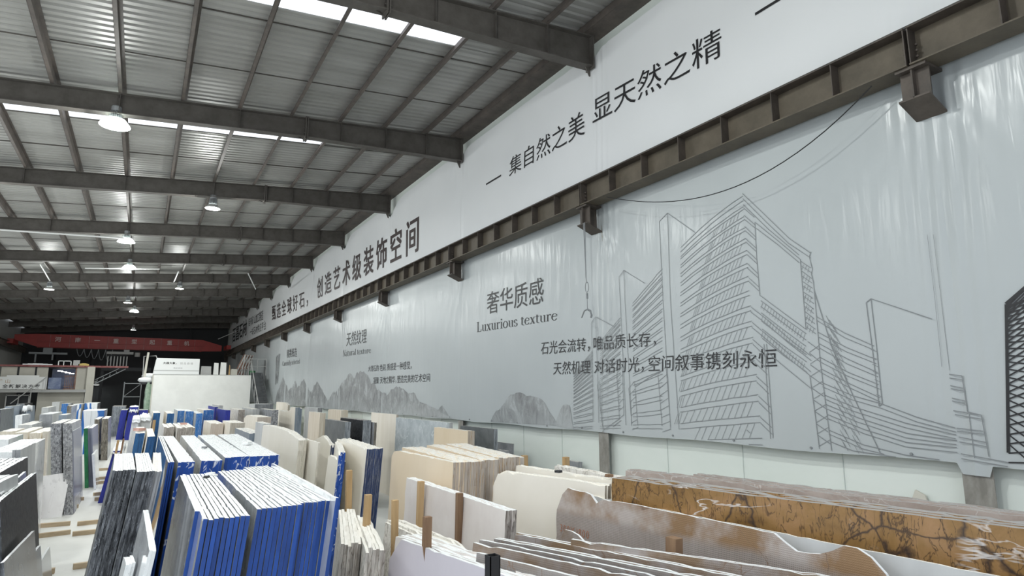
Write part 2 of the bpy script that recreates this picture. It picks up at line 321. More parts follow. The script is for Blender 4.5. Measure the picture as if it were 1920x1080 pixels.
 ('J28', 6.68, 27.78, 0.0, 2.53, 0.19, 2.0, 3, 0, 'wmarg', 'white and grey sheets at mural foot', ''),
 ('K0', 2.09, 12.87, 0.0, 1.0, 0.13, 2.1, 4, 1, 'lgreyf', 'grey bundle directly behind tall ivory slabs', ''),
 ('K1', 2.06, 9.59, 0.0, 3.18, 0.12, 2.1, 6, 3, 'ivory', 'tall curved-top ivory bundle', ''),
 ('K2a', 2.21, 9.05, 0.0, 1.6, 0.03, 2.0, 1, 3, 'ivory', 'ivory slab against the tall ivory bundle', 'limestone_slab'),
 ('K2b', 2.64, 9.99, 0.0, 1.6, 0.06, 2.0, 3, 3, 'ivoryb', 'peaked ivory slabs with blue-white ends', ''),
 ('K2c', 2.18, 7.88, 13.41, 1.768, 0.08, 1.97, 4, 4, 'ivoryblue', 'dusty ivory slabs smeared blue at their ends', ''),
 ('K2d', 2.23, 7.93, 2.26, 0.761, 0.05, 1.86, 2, 5, 'ivoryb', 'short ivory slab pair before the smeared blue ends', ''),
 ('K3', 2.48, 7.71, 4.21, 1.905, 0.202, 2.0, 9, 4, 'ivorydk', 'ivory bundle with dark navy ends', ''),
 ('M1', 2.76, 5.8, -1.37, 1.67, 0.07, 2.0, 2, 2, 'tan', 'tan smooth front pair of the big cream bundle', ''),
 ('M2', 2.82, 5.76, 3.28, 1.923, 0.266, 2.0, 7, 2, 'creamb', 'middle portion of the big cream bundle', ''),
 ('M3', 3.1, 5.81, 6.89, 2.085, 0.206, 2.0, 5, 2, 'creamb', 'second portion of the big cream bundle', ''),
 ('M4', 3.34, 5.9, 7.67, 1.947, 0.292, 2.0, 6, 2, 'creamb', 'rear portion of the big cream bundle', ''),
 ('MD', 2.47, 4.26, 0.8, 2.15, 0.1, 1.8, 5, 3, 'pinkw', 'pinkish white bundle propped by two stakes', ''),
 ('BW1', 3.44, 4.25, -12.57, 1.424, 0.09, 1.92, 4, 2, 'ivory', 'ivory bundle left of the brown veined stone', ''),
 ('BW2', 3.61, 4.28, -5.83, 1.478, 0.09, 1.93, 4, 2, 'ivory', 'second ivory bundle behind the first near brown stone', ''),
 ('BW3', 3.75, 4.41, 2.08, 1.101, 0.1, 1.95, 4, 2, 'wrough', 'rough white bundle nearest wall behind ivory bundles', ''),
 ('SH1', 1.31, 4.58, 14.55, 1.353, 0.143, 1.65, 6, 4, 'shag', 'left ragged white travertine bundle beside the front blue one', ''),
 ('SH2', 1.4, 4.29, 12.74, 1.179, 0.132, 1.66, 6, 4, 'shag', 'right ragged white travertine bundle beside the front blue one', ''),
 ('LV', 1.988, 2.628, -9.39, 1.948, 0.03, 1.66, 1, 4, 'lav', 'pale lilac slab facing camera at bottom centre', 'marble_slab'),
 ('LV2', 2.036, 2.648, -9.19, 1.978, 0.2, 1.65, 9, 4, 'lavback', 'white strips bundle behind pale lilac slab', ''),
 ('WP', 2.04, 4.26, -2.15, 1.331, 0.162, 1.58, 7, 4, 'shag', 'ragged white pile between lilac slab and propped bundle', ''),
 ('MG0', 3.297, 1.262, -18.02, 2.9, 0.068, 1.69, 2, 6, 'meshb', 'rearmost of the brown mesh-backed slabs at lower right', ''),
 ('MG1', 3.374, 1.346, -20.04, 2.9, 0.034, 1.65, 1, 6, 'meshr', 'ragged-topped slab second from the rear of the mesh-backed row', ''),
 ('MG2', 3.196, 1.246, -20.08, 2.9, 0.068, 1.69, 2, 6, 'meshg', 'third row slab of the mesh-backed group at lower right', ''),
 ('MG3', 3.041, 1.247, -18.92, 2.9, 0.034, 1.69, 1, 6, 'meshg', 'fourth row slab of the mesh-backed group at lower right', ''),
 ('MG4', 2.976, 1.182, -19.24, 2.9, 0.034, 1.69, 1, 6, 'meshb', 'fifth row slab of the mesh-backed group at lower right', ''),
 ('MG5', 2.746, 0.9, -16.56, 2.9, 0.034, 1.69, 1, 6, 'meshg', 'sixth row slab of the mesh-backed group at lower right', ''),
 ('MG6', 2.361, 0.718, -7.94, 2.9, 0.034, 1.65, 1, 6, 'meshr', 'frontmost mesh-backed slab beside the black steel post', ''),
 ('MGt', 2.965, 3.584, -6.24, 0.6, 0.02, 1.66, 1, 5, 'meshpeak', 'peaked brown mesh-backed remnant below the pencilled numbers', 'granite_slab'),
 ('MGu', 3.95, 0.658, -25.74, 3.2, 0.05, 1.72, 2, 5, 'meshb', 'brown and ochre slabs between mesh-backed group and pencilled slab', ''),
 ('ON', 3.469, 1.902, -5.4, 2.75, 0.025, 1.85, 1, 3, 'onyx', 'big mesh-backed slab with pencilled numbers', 'granite_slab'),
 ('ON2', 3.625, 1.329, -4.21, 3.2, 0.022, 1.815, 1, 3, 'lgrey', 'thin pale slab behind the pencilled slab', 'marble_slab'),
 ('BR1', 4.279, -0.02, -12.51, 4.2, 0.26, 2.0, 4, 2, 'rain', 'brown veined stone bundle', ''),
 ('BR2', 4.804, 0.392, -11.19, 4.3, 0.16, 1.97, 6, 2, 'pinkst', 'pinkish veined stone bundle behind the brown one', ''),
 ('BR3', 5.226, 0.486, -7.7, 4.0, 0.14, 1.9, 5, 2, 'pinkst', 'rear rough-topped stone bundle nearest the wall', ''),
 ('W1', 4.18, 14.69, 0.0, 1.85, 0.13, 2.0, 4, 1, 'dgreypol', 'dark grey honed bundle near mural wall', ''),
 ('W2', 4.64, 14.81, 0.0, 1.97, 0.21, 2.02, 4, 1, 'black', 'black granite bundle near mural wall', ''),
 ('W3', 4.87, 14.65, 0.0, 1.6, 0.06, 1.97, 3, 1, 'brgran', 'narrow brown-ended slabs beside black granite', ''),
 ('W4', 5.86, 15.86, 0.0, 2.09, 0.06, 2.1, 2, 1, 'pinkend', 'pale beige slabs standing behind black granite', ''),
 ('W5', 5.66, 12.12, 0.0, 3.2, 0.08, 2.05, 4, 1, 'bluemar', 'blue-grey marbled bundle against wall panels', ''),
 ('W6', 5.44, 10.81, 0.0, 1.6, 0.14, 1.95, 4, 1, 'tan', 'small tan block bundle against wall panels', ''),
 ('W7', 6.43, 11.56, 0.0, 1.6, 0.08, 1.92, 3, 1, 'dgreypol', 'dark grey slabs behind small tan block', ''),
 ('W8', 6.52, 11.18, 0.0, 1.6, 0.06, 1.5, 2, 2, 'ggrey', 'small grey offcuts at foot of wall panels', ''),
 ('W9', 7.17, 12.03, 0.0, 1.6, 0.03, 1.55, 1, 2, 'ggrey', 'narrow grey offcut leaning on wall panels', 'granite_slab'),
 ('W10', 7.35, 9.89, 0.0, 0.4, 0.1, 1.35, 3, 2, 'ggrey', 'small grey offcuts behind stake by the stained column', ''),
]
# wall lettering: row, text, corners (y, z) bottom-left top-left bottom-right top-right
TEXT = [
 ('U','集自然之美',[(12.55,7.91),(12.50,8.39),(9.49,7.88),(9.51,8.45)],'reg'),
 ('U','显天然之精',[(9.22,7.98),(9.20,8.53),(5.97,7.85),(5.96,8.39)],'reg'),
 ('U','创造艺术级装饰空间',[(32.08,7.39),(32.30,8.48),(18.28,7.19),(18.30,8.47)],'brush'),
 ('U','甄选全球好石，',[(44.88,7.52),(45.25,8.64),(33.96,7.28),(34.31,8.27)],'brush'),
 ('U','百昌石材',[(66.41,7.47),(66.82,8.93),(56.71,7.50),(57.37,8.94)],'bold'),
 ('U','自有矿山加工制造',[(55.78,8.14),(56.11,8.90),(48.53,7.96),(48.84,8.79)],'thin'),
 ('U','一站石材供应平台',[(54.79,7.26),(55.07,7.90),(47.08,7.12),(47.34,7.84)],'thin'),
 ('L','奢华质感',[(13.66,4.61),(13.67,5.19),(11.08,4.58),(11.07,5.19)],'reg'),
 ('L','Luxurious texture',[(14.21,4.13),(14.22,4.49),(10.57,4.10),(10.56,4.40)],'serif'),
 ('L','石光会流转，唯品质长存，',[(11.21,3.47),(11.18,3.76),(7.69,3.44),(7.70,3.70)],'reg'),
 ('L','天然机理 对话时光，空间叙事镌刻永恒',[(10.75,3.03),(10.72,3.30),(5.40,3.00),(5.38,3.27)],'reg'),
 ('L','天然纹理',[(26.26,4.59),(26.27,5.21),(23.48,4.56),(23.54,5.15)],'reg'),
 ('L','Natural texture',[(26.68,4.11),(26.73,4.48),(22.90,4.08),(22.93,4.38)],'serif'),
 ('L','大理石的 色彩 质感是一种感觉，',[(23.15,3.44),(23.18,3.67),(18.74,3.40),(18.75,3.68)],'reg'),
 ('L','凝聚 天地之精华，塑造完美的艺术空间',[(22.47,2.97),(22.50,3.23),(17.22,2.98),(17.23,3.24)],'reg'),
 ('L','精挑细选',[(38.96,4.71),(39.11,5.23),(36.11,4.64),(36.25,5.19)],'reg'),
 ('L','Carefully selected',[(40.12,4.18),(40.23,4.58),(35.17,4.16),(35.26,4.51)],'serif'),
]
DRAW = [([(7.03,5.00),(6.80,5.12),(6.58,5.23),(6.37,5.32),(6.16,5.40),(5.96,5.47),(5.77,5.52)],0.0087),
([(8.23,4.23),(8.10,4.31),(7.97,4.40),(7.84,4.48),(7.71,4.56),(7.59,4.65),(7.46,4.72)],0.0087),
([(9.17,3.61),(9.07,3.68),(8.97,3.75),(8.87,3.82),(8.77,3.88),(8.67,3.95),(8.57,4.01)],0.0087),
([(10.04,3.03),(9.93,3.11),(9.82,3.18),(9.72,3.25),(9.61,3.32),(9.51,3.39),(9.41,3.46)],0.0087),
([(5.77,5.56),(5.38,5.10),(5.07,4.73),(4.78,4.47)],0.0099),
([(7.04,4.93),(6.81,5.05),(6.58,5.15),(6.37,5.25),(6.16,5.33),(5.97,5.39),(5.77,5.45)],0.0087),
([(8.24,4.18),(8.10,4.26),(7.97,4.34),(7.84,4.43),(7.71,4.51),(7.59,4.58),(7.47,4.66)],0.0087),
([(9.18,3.57),(9.07,3.64),(8.97,3.71),(8.87,3.77),(8.77,3.84),(8.67,3.90),(8.58,3.96)],0.0087),
([(10.04,3.01),(9.93,3.08),(9.82,3.15),(9.72,3.22),(9.61,3.29),(9.51,3.36),(9.41,3.42)],0.0087),
([(5.77,5.48),(5.39,5.02),(5.08,4.66),(4.78,4.40)],0.0099),
([(7.04,4.85),(6.81,4.97),(6.59,5.08),(6.37,5.17),(6.16,5.24),(5.96,5.31),(5.77,5.36)],0.0087),
([(8.24,4.12),(8.10,4.20),(7.97,4.28),(7.84,4.36),(7.72,4.44),(7.59,4.52),(7.47,4.59)],0.0087),
([(9.18,3.53),(9.07,3.60),(8.97,3.66),(8.87,3.73),(8.77,3.79),(8.67,3.85),(8.58,3.91)],0.0087),
([(10.04,2.98),(9.93,3.05),(9.83,3.12),(9.72,3.19),(9.61,3.25),(9.51,3.32),(9.41,3.38)],0.0087),
([(5.77,5.39),(5.39,4.94),(4.94,4.47)],0.0099),
([(7.05,4.81),(6.81,4.93),(6.59,5.03),(6.37,5.12),(6.16,5.20),(5.96,5.26),(5.77,5.32)],0.0087),
([(8.24,4.09),(8.11,4.17),(7.97,4.25),(7.85,4.33),(7.72,4.40),(7.60,4.48),(7.47,4.55)],0.0087),
([(9.18,3.51),(9.07,3.58),(8.97,3.64),(8.87,3.70),(8.77,3.76),(8.68,3.82),(8.58,3.88)],0.0087),
([(10.04,2.97),(9.93,3.03),(9.83,3.10),(9.72,3.17),(9.62,3.23),(9.51,3.30),(9.41,3.36)],0.0087),
([(5.77,5.34),(5.59,5.15)],0.0099),
([(5.85,5.29),(5.91,5.17)],0.0062),
([(5.92,5.27),(5.98,5.15)],0.0062),
([(5.99,5.25),(6.05,5.13)],0.0062),
([(6.06,5.23),(6.12,5.11)],0.0062),
([(6.13,5.21),(6.20,5.08)],0.0062),
([(6.23,5.17),(6.30,5.05)],0.0062),
([(6.27,5.16),(6.35,5.03)],0.0062),
([(6.32,5.14),(6.39,5.01)],0.0062),
([(7.05,4.71),(6.82,4.83),(6.59,4.93),(6.37,5.02),(6.16,5.09),(5.96,5.16),(5.77,5.21)],0.0087),
([(8.24,4.02),(8.11,4.09),(7.98,4.17),(7.85,4.25),(7.72,4.32),(7.60,4.39),(7.48,4.47)],0.0087),
([(9.18,3.46),(9.08,3.52),(8.98,3.58),(8.88,3.64),(8.78,3.70),(8.68,3.76),(8.58,3.82)],0.0087),
([(10.04,2.93),(9.93,3.00),(9.83,3.06),(9.72,3.13),(9.62,3.19),(9.51,3.25),(9.41,3.32)],0.0087),
([(5.77,5.23),(5.59,5.04)],0.0099),
([(7.05,4.67),(6.82,4.78),(6.59,4.89),(6.37,4.97),(6.17,5.05),(5.96,5.11),(5.77,5.16)],0.0087),
([(8.25,3.98),(8.11,4.06),(7.98,4.14),(7.85,4.21),(7.73,4.28),(7.60,4.36),(7.48,4.43)],0.0087),
([(9.18,3.43),(9.08,3.50),(8.98,3.56),(8.88,3.62),(8.78,3.68),(8.68,3.73),(8.58,3.79)],0.0087),
([(10.04,2.92),(9.93,2.98),(9.83,3.04),(9.72,3.11),(9.62,3.17),(9.51,3.23),(9.41,3.29)],0.0087),
([(5.77,5.17),(5.59,4.99)],0.0099),
([(5.85,5.14),(5.91,5.01)],0.0062),
([(5.92,5.12),(5.98,4.99)],0.0062),
([(5.99,5.10),(6.05,4.97)],0.0062),
([(6.06,5.08),(6.13,4.95)],0.0062),
([(6.13,5.05),(6.20,4.92)],0.0062),
([(6.21,5.03),(6.28,4.90)],0.0062),
([(6.31,4.99),(6.38,4.86)],0.0062),
([(6.35,4.98),(6.42,4.85)],0.0062),
([(6.39,4.96),(6.47,4.83)],0.0062),
([(7.06,4.57),(6.83,4.68),(6.60,4.78),(6.38,4.86),(6.17,4.94),(5.97,5.00),(5.77,5.04)],0.0087),
([(8.25,3.91),(8.12,3.98),(7.99,4.06),(7.86,4.13),(7.73,4.20),(7.61,4.27),(7.49,4.33)],0.0087),
([(9.18,3.38),(9.08,3.44),(8.98,3.50),(8.88,3.55),(8.78,3.61),(8.68,3.67),(8.59,3.72)],0.0087),
([(10.04,2.88),(9.94,2.94),(9.83,3.00),(9.72,3.06),(9.62,3.12),(9.52,3.18),(9.42,3.24)],0.0087),
([(5.77,5.06),(5.60,4.87)],0.0099),
([(7.06,4.52),(6.83,4.63),(6.60,4.73),(6.38,4.81),(6.17,4.89),(5.97,4.95),(5.77,4.99)],0.0087),
([(8.25,3.87),(8.12,3.95),(7.99,4.02),(7.86,4.09),(7.73,4.16),(7.61,4.23),(7.49,4.29)],0.0087),
([(9.18,3.35),(9.08,3.41),(8.98,3.47),(8.88,3.53),(8.78,3.58),(8.69,3.64),(8.59,3.69)],0.0087),
([(10.05,2.86),(9.94,2.92),(9.83,2.98),(9.72,3.04),(9.62,3.10),(9.52,3.16),(9.42,3.22)],0.0087),
([(5.77,5.00),(5.60,4.82)],0.0099),
([(5.85,4.97),(5.92,4.84)],0.0062),
([(5.92,4.95),(5.99,4.82)],0.0062),
([(5.99,4.94),(6.06,4.80)],0.0062),
([(6.06,4.91),(6.13,4.78)],0.0062),
([(6.14,4.89),(6.21,4.76)],0.0062),
([(6.21,4.87),(6.28,4.73)],0.0062),
([(6.29,4.84),(6.36,4.71)],0.0062),
([(6.39,4.81),(6.46,4.67)],0.0062),
([(6.43,4.79),(6.50,4.66)],0.0062),
([(6.47,4.78),(6.55,4.64)],0.0062),
([(7.07,4.42),(6.83,4.53),(6.60,4.62),(6.38,4.70),(6.17,4.77),(5.96,4.83),(5.77,4.88)],0.0087),
([(8.26,3.80),(8.12,3.87),(7.99,3.93),(7.86,4.00),(7.74,4.07),(7.62,4.13),(7.49,4.20)],0.0087),
([(9.19,3.30),(9.08,3.35),(8.98,3.41),(8.88,3.46),(8.79,3.52),(8.69,3.57),(8.59,3.62)],0.0087),
([(10.05,2.82),(9.94,2.88),(9.83,2.94),(9.73,3.00),(9.62,3.06),(9.52,3.11),(9.42,3.17)],0.0087),
([(5.77,4.88),(5.60,4.70)],0.0099),
([(7.07,4.37),(6.83,4.48),(6.60,4.57),(6.38,4.65),(6.17,4.72),(5.96,4.78),(5.77,4.82)],0.0087),
([(8.26,3.76),(8.12,3.83),(7.99,3.90),(7.87,3.96),(7.74,4.03),(7.62,4.09),(7.50,4.15)],0.0087),
([(9.19,3.27),(9.09,3.32),(8.98,3.38),(8.89,3.43),(8.79,3.49),(8.69,3.54),(8.59,3.59)],0.0087),
([(10.05,2.81),(9.94,2.86),(9.83,2.92),(9.73,2.98),(9.62,3.03),(9.52,3.09),(9.42,3.14)],0.0087),
([(5.77,4.83),(5.60,4.65)],0.0099),
([(5.84,4.80),(5.92,4.66)],0.0062),
([(5.91,4.79),(5.99,4.65)],0.0062),
([(5.99,4.77),(6.06,4.63)],0.0062),
([(6.06,4.75),(6.13,4.61)],0.0062),
([(6.13,4.73),(6.21,4.59)],0.0062),
([(6.20,4.71),(6.28,4.56)],0.0062),
([(6.28,4.68),(6.36,4.54)],0.0062),
([(6.36,4.66),(6.44,4.51)],0.0062),
([(6.46,4.62),(6.53,4.48)],0.0062),
([(6.50,4.61),(6.58,4.47)],0.0062),
([(6.55,4.59),(6.62,4.45)],0.0062),
([(7.08,4.26),(6.84,4.36),(6.61,4.46),(6.38,4.53),(6.17,4.60),(5.96,4.66),(5.76,4.70)],0.0087),
([(8.26,3.68),(8.13,3.74),(8.00,3.81),(7.87,3.87),(7.75,3.93),(7.62,3.99),(7.50,4.05)],0.0087),
([(9.19,3.21),(9.09,3.26),(8.99,3.31),(8.89,3.37),(8.79,3.42),(8.69,3.46),(8.60,3.51)],0.0087),
([(10.05,2.76),(9.94,2.82),(9.83,2.88),(9.73,2.93),(9.63,2.98),(9.52,3.04),(9.42,3.09)],0.0087),
([(5.76,4.70),(5.60,4.53)],0.0099),
([(7.09,4.21),(6.84,4.31),(6.61,4.40),(6.38,4.48),(6.17,4.54),(5.96,4.60),(5.76,4.64)],0.0087),
([(8.26,3.64),(8.13,3.70),(8.00,3.77),(7.87,3.83),(7.75,3.89),(7.63,3.95),(7.51,4.01)],0.0087),
([(9.19,3.18),(9.09,3.23),(8.99,3.28),(8.89,3.33),(8.79,3.38),(8.70,3.43),(8.60,3.48)],0.0087),
([(10.05,2.75),(9.94,2.80),(9.83,2.85),(9.73,2.91),(9.63,2.96),(9.52,3.01),(9.42,3.06)],0.0087),
([(5.76,4.64),(5.60,4.47)],0.0099),
([(5.84,4.62),(5.92,4.47)],0.0062),
([(5.91,4.61),(5.99,4.46)],0.0062),
([(5.98,4.59),(6.06,4.44)],0.0062),
([(6.05,4.57),(6.13,4.42)],0.0062),
([(6.13,4.55),(6.21,4.40)],0.0062),
([(6.20,4.53),(6.28,4.38)],0.0062),
([(6.27,4.51),(6.36,4.36)],0.0062),
([(6.35,4.49),(6.43,4.33)],0.0062),
([(6.43,4.46),(6.51,4.31)],0.0062),
([(6.53,4.43),(6.61,4.28)],0.0062),
([(6.58,4.41),(6.65,4.26)],0.0062),
([(6.62,4.39),(6.69,4.25)],0.0062),
([(7.09,4.09),(6.85,4.19),(6.61,4.28),(6.39,4.35),(6.17,4.41),(5.96,4.47),(5.76,4.51)],0.0087),
([(8.27,3.55),(8.14,3.61),(8.01,3.67),(7.88,3.73),(7.76,3.79),(7.63,3.84),(7.51,3.90)],0.0087),
([(9.19,3.12),(9.09,3.16),(8.99,3.21),(8.89,3.26),(8.80,3.31),(8.70,3.35),(8.60,3.40)],0.0087),
([(10.05,2.70),(9.94,2.75),(9.84,2.81),(9.73,2.86),(9.63,2.91),(9.53,2.96),(9.43,3.00)],0.0087),
([(5.76,4.50),(5.60,4.33)],0.0099),
([(7.10,4.04),(6.85,4.14),(6.62,4.22),(6.39,4.29),(6.17,4.36),(5.96,4.41),(5.76,4.45)],0.0087),
([(8.27,3.51),(8.14,3.57),(8.01,3.63),(7.88,3.69),(7.76,3.74),(7.64,3.80),(7.52,3.85)],0.0087),
([(9.20,3.09),(9.09,3.14),(8.99,3.18),(8.89,3.23),(8.80,3.28),(8.70,3.32),(8.61,3.36)],0.0087),
([(10.05,2.68),(9.94,2.73),(9.84,2.78),(9.73,2.83),(9.63,2.88),(9.53,2.93),(9.43,2.98)],0.0087),
([(5.77,4.44),(5.60,4.27)],0.0099),
([(5.84,4.43),(5.92,4.28)],0.0062),
([(5.91,4.42),(5.99,4.27)],0.0062),
([(5.98,4.40),(6.06,4.25)],0.0062),
([(6.05,4.38),(6.14,4.23)],0.0062),
([(6.13,4.37),(6.21,4.21)],0.0062),
([(6.20,4.35),(6.29,4.19)],0.0062),
([(6.27,4.33),(6.36,4.17)],0.0062),
([(6.35,4.30),(6.44,4.15)],0.0062),
([(6.43,4.28),(6.52,4.13)],0.0062),
([(6.51,4.25),(6.59,4.10)],0.0062),
([(6.61,4.22),(6.68,4.07)],0.0062),
([(6.65,4.20),(6.73,4.06)],0.0062),
([(6.70,4.19),(6.77,4.04)],0.0062),
([(7.10,3.92),(6.86,4.01),(6.62,4.10),(6.39,4.17),(6.17,4.23),(5.96,4.28),(5.76,4.32)],0.0087),
([(8.27,3.42),(8.14,3.48),(8.01,3.53),(7.89,3.59),(7.76,3.64),(7.64,3.69),(7.52,3.74)],0.0087),
([(9.20,3.02),(9.10,3.07),(9.00,3.11),(8.90,3.16),(8.80,3.20),(8.70,3.24),(8.61,3.28)],0.0087),
([(10.05,2.64),(9.95,2.69),(9.84,2.73),(9.73,2.78),(9.63,2.83),(9.53,2.87),(9.43,2.92)],0.0087),
([(5.76,4.30),(5.60,4.14)],0.0099),
([(7.11,3.87),(6.86,3.96),(6.62,4.04),(6.39,4.11),(6.17,4.17),(5.96,4.22),(5.76,4.25)],0.0087),
([(8.28,3.38),(8.15,3.44),(8.02,3.49),(7.89,3.54),(7.77,3.59),(7.65,3.64),(7.53,3.69)],0.0087),
([(9.20,2.99),(9.10,3.04),(9.00,3.08),(8.90,3.12),(8.80,3.16),(8.71,3.20),(8.61,3.24)],0.0087),
([(10.05,2.62),(9.95,2.67),(9.84,2.71),(9.74,2.76),(9.63,2.80),(9.53,2.85),(9.43,2.89)],0.0087),
([(5.76,4.24),(5.60,4.08)],0.0099),
([(5.84,4.24),(5.92,4.08)],0.0062),
([(5.91,4.22),(5.99,4.06)],0.0062),
([(5.98,4.21),(6.06,4.05)],0.0062),
([(6.05,4.19),(6.14,4.03)],0.0062),
([(6.12,4.18),(6.21,4.02)],0.0062),
([(6.19,4.16),(6.28,4.00)],0.0062),
([(6.27,4.14),(6.36,3.98)],0.0062),
([(6.34,4.12),(6.44,3.96)],0.0062),
([(6.42,4.10),(6.51,3.93)],0.0062),
([(6.50,4.07),(6.59,3.91)],0.0062),
([(6.58,4.05),(6.67,3.89)],0.0062),
([(6.68,4.01),(6.76,3.86)],0.0062),
([(6.73,4.00),(6.80,3.85)],0.0062),
([(6.77,3.98),(6.85,3.83)],0.0062),
([(7.12,3.74),(6.87,3.83),(6.63,3.90),(6.40,3.97),(6.18,4.03),(5.97,4.07),(5.76,4.11)],0.0087),
([(8.28,3.29),(8.15,3.34),(8.02,3.39),(7.90,3.44),(7.77,3.48),(7.65,3.53),(7.53,3.58)],0.0087),
([(9.20,2.92),(9.10,2.96),(9.00,3.00),(8.90,3.04),(8.81,3.08),(8.71,3.12),(8.62,3.16)],0.0087),
([(10.06,2.57),(9.95,2.62),(9.84,2.66),(9.74,2.70),(9.63,2.74),(9.53,2.79),(9.43,2.83)],0.0087),
([(7.12,3.68),(6.87,3.77),(6.63,3.84),(6.40,3.91),(6.18,3.96),(5.97,4.01),(5.76,4.04)],0.0087),
([(8.28,3.24),(8.15,3.29),(8.03,3.34),(7.90,3.39),(7.78,3.43),(7.66,3.48),(7.54,3.52)],0.0087),
([(9.20,2.89),(9.10,2.93),(9.00,2.97),(8.90,3.01),(8.81,3.05),(8.71,3.08),(8.62,3.12)],0.0087),
([(10.06,2.55),(9.95,2.59),(9.84,2.63),(9.74,2.68),(9.64,2.72),(9.53,2.76),(9.43,2.80)],0.0087),
([(5.84,4.03),(5.93,3.86)],0.0062),
([(5.92,4.01),(6.01,3.84)],0.0062),
([(6.00,4.00),(6.09,3.83)],0.0062),
([(6.07,3.98),(6.17,3.81)],0.0062),
([(6.15,3.96),(6.25,3.79)],0.0062),
([(6.23,3.94),(6.33,3.77)],0.0062),
([(6.31,3.92),(6.41,3.75)],0.0062),
([(6.40,3.90),(6.49,3.73)],0.0062),
([(6.48,3.88),(6.58,3.71)],0.0062),
([(6.57,3.86),(6.67,3.68)],0.0062),
([(6.65,3.83),(6.75,3.66)],0.0062),
([(6.76,3.80),(6.84,3.64)],0.0062),
([(6.81,3.78),(6.89,3.62)],0.0062),
([(6.85,3.77),(6.93,3.61)],0.0062),
([(7.13,3.54),(6.87,3.63),(6.63,3.70),(6.40,3.76),(6.17,3.81),(5.96,3.86),(5.75,3.89)],0.0087),
([(8.29,3.14),(8.16,3.19),(8.03,3.23),(7.91,3.27),(7.78,3.32),(7.66,3.36),(7.54,3.40)],0.0087),
([(9.21,2.81),(9.11,2.85),(9.01,2.89),(8.91,2.92),(8.81,2.96),(8.72,2.99),(8.62,3.02)],0.0087),
([(10.06,2.50),(9.95,2.54),(9.84,2.58),(9.74,2.62),(9.64,2.65),(9.54,2.69),(9.44,2.73)],0.0087),
([(5.75,3.87),(5.50,3.66),(5.19,3.38),(4.89,3.13)],0.0099),
([(7.13,3.48),(6.88,3.57),(6.63,3.64),(6.40,3.70),(6.18,3.75),(5.96,3.79),(5.75,3.82)],0.0087),
([(8.29,3.10),(8.16,3.14),(8.03,3.18),(7.91,3.22),(7.79,3.27),(7.67,3.31),(7.55,3.35)],0.0087),
([(9.21,2.78),(9.11,2.82),(9.01,2.85),(8.91,2.89),(8.81,2.92),(8.72,2.95),(8.62,2.99)],0.0087),
([(10.06,2.48),(9.95,2.52),(9.85,2.55),(9.74,2.59),(9.64,2.63),(9.54,2.66),(9.44,2.70)],0.0087),
([(5.76,3.80),(5.50,3.59),(5.20,3.32),(4.89,3.07)],0.0099),
([(5.84,3.81),(5.93,3.64)],0.0062),
([(5.92,3.79),(6.01,3.63)],0.0062),
([(6.00,3.78),(6.10,3.61)],0.0062),
([(6.08,3.76),(6.18,3.59)],0.0062),
([(6.17,3.74),(6.27,3.58)],0.0062),
([(6.26,3.73),(6.36,3.56)],0.0062),
([(6.35,3.70),(6.45,3.54)],0.0062),
([(6.44,3.68),(6.54,3.51)],0.0062),
([(6.53,3.66),(6.63,3.49)],0.0062),
([(6.62,3.64),(6.72,3.47)],0.0062),
([(6.71,3.61),(6.82,3.44)],0.0062),
([(6.83,3.58),(6.91,3.42)],0.0062),
([(6.87,3.56),(6.95,3.41)],0.0062),
([(6.92,3.55),(7.00,3.39)],0.0062),
([(7.14,3.35),(6.88,3.42),(6.64,3.49),(6.40,3.55),(6.18,3.60),(5.96,3.64),(5.75,3.67)],0.0087),
([(8.30,2.99),(8.17,3.03),(8.04,3.07),(7.92,3.11),(7.79,3.15),(7.67,3.19),(7.55,3.22)],0.0087),
([(9.21,2.71),(9.11,2.74),(9.01,2.77),(8.91,2.80),(8.82,2.83),(8.72,2.86),(8.63,2.89)],0.0087),
([(10.06,2.43),(9.95,2.46),(9.85,2.50),(9.74,2.53),(9.64,2.56),(9.54,2.60),(9.44,2.63)],0.0087),
([(5.75,3.65),(5.52,3.45),(5.21,3.18),(4.91,2.93)],0.0099),
([(7.15,3.29),(6.89,3.36),(6.64,3.42),(6.41,3.48),(6.18,3.53),(5.96,3.57),(5.75,3.60)],0.0087),
([(8.30,2.95),(8.17,2.99),(8.04,3.02),(7.92,3.06),(7.80,3.10),(7.68,3.13),(7.56,3.16)],0.0087),
([(9.21,2.67),(9.11,2.70),(9.01,2.73),(8.92,2.76),(8.82,2.79),(8.72,2.82),(8.63,2.85)],0.0087),
([(10.06,2.40),(9.95,2.44),(9.85,2.47),(9.74,2.50),(9.64,2.54),(9.54,2.57),(9.44,2.60)],0.0087),
([(5.76,3.58),(5.52,3.38),(5.21,3.11),(4.91,2.87)],0.0099),
([(5.84,3.58),(5.94,3.41)],0.0062),
([(5.93,3.57),(6.02,3.39)],0.0062),
([(6.01,3.55),(6.11,3.38)],0.0062),
([(6.11,3.54),(6.21,3.36)],0.0062),
([(6.20,3.52),(6.30,3.34)],0.0062),
([(6.29,3.50),(6.39,3.32)],0.0062),
([(6.39,3.48),(6.49,3.30)],0.0062),
([(6.48,3.46),(6.59,3.28)],0.0062),
([(6.58,3.44),(6.69,3.26)],0.0062),
([(6.68,3.41),(6.79,3.23)],0.0062),
([(6.79,3.38),(6.90,3.21)],0.0062),
([(6.90,3.35),(6.98,3.19)],0.0062),
([(6.95,3.34),(7.03,3.18)],0.0062),
([(7.00,3.33),(7.07,3.16)],0.0062),
([(7.16,3.14),(6.90,3.21),(6.65,3.27),(6.41,3.32),(6.18,3.37),(5.96,3.41),(5.75,3.44)],0.0087),
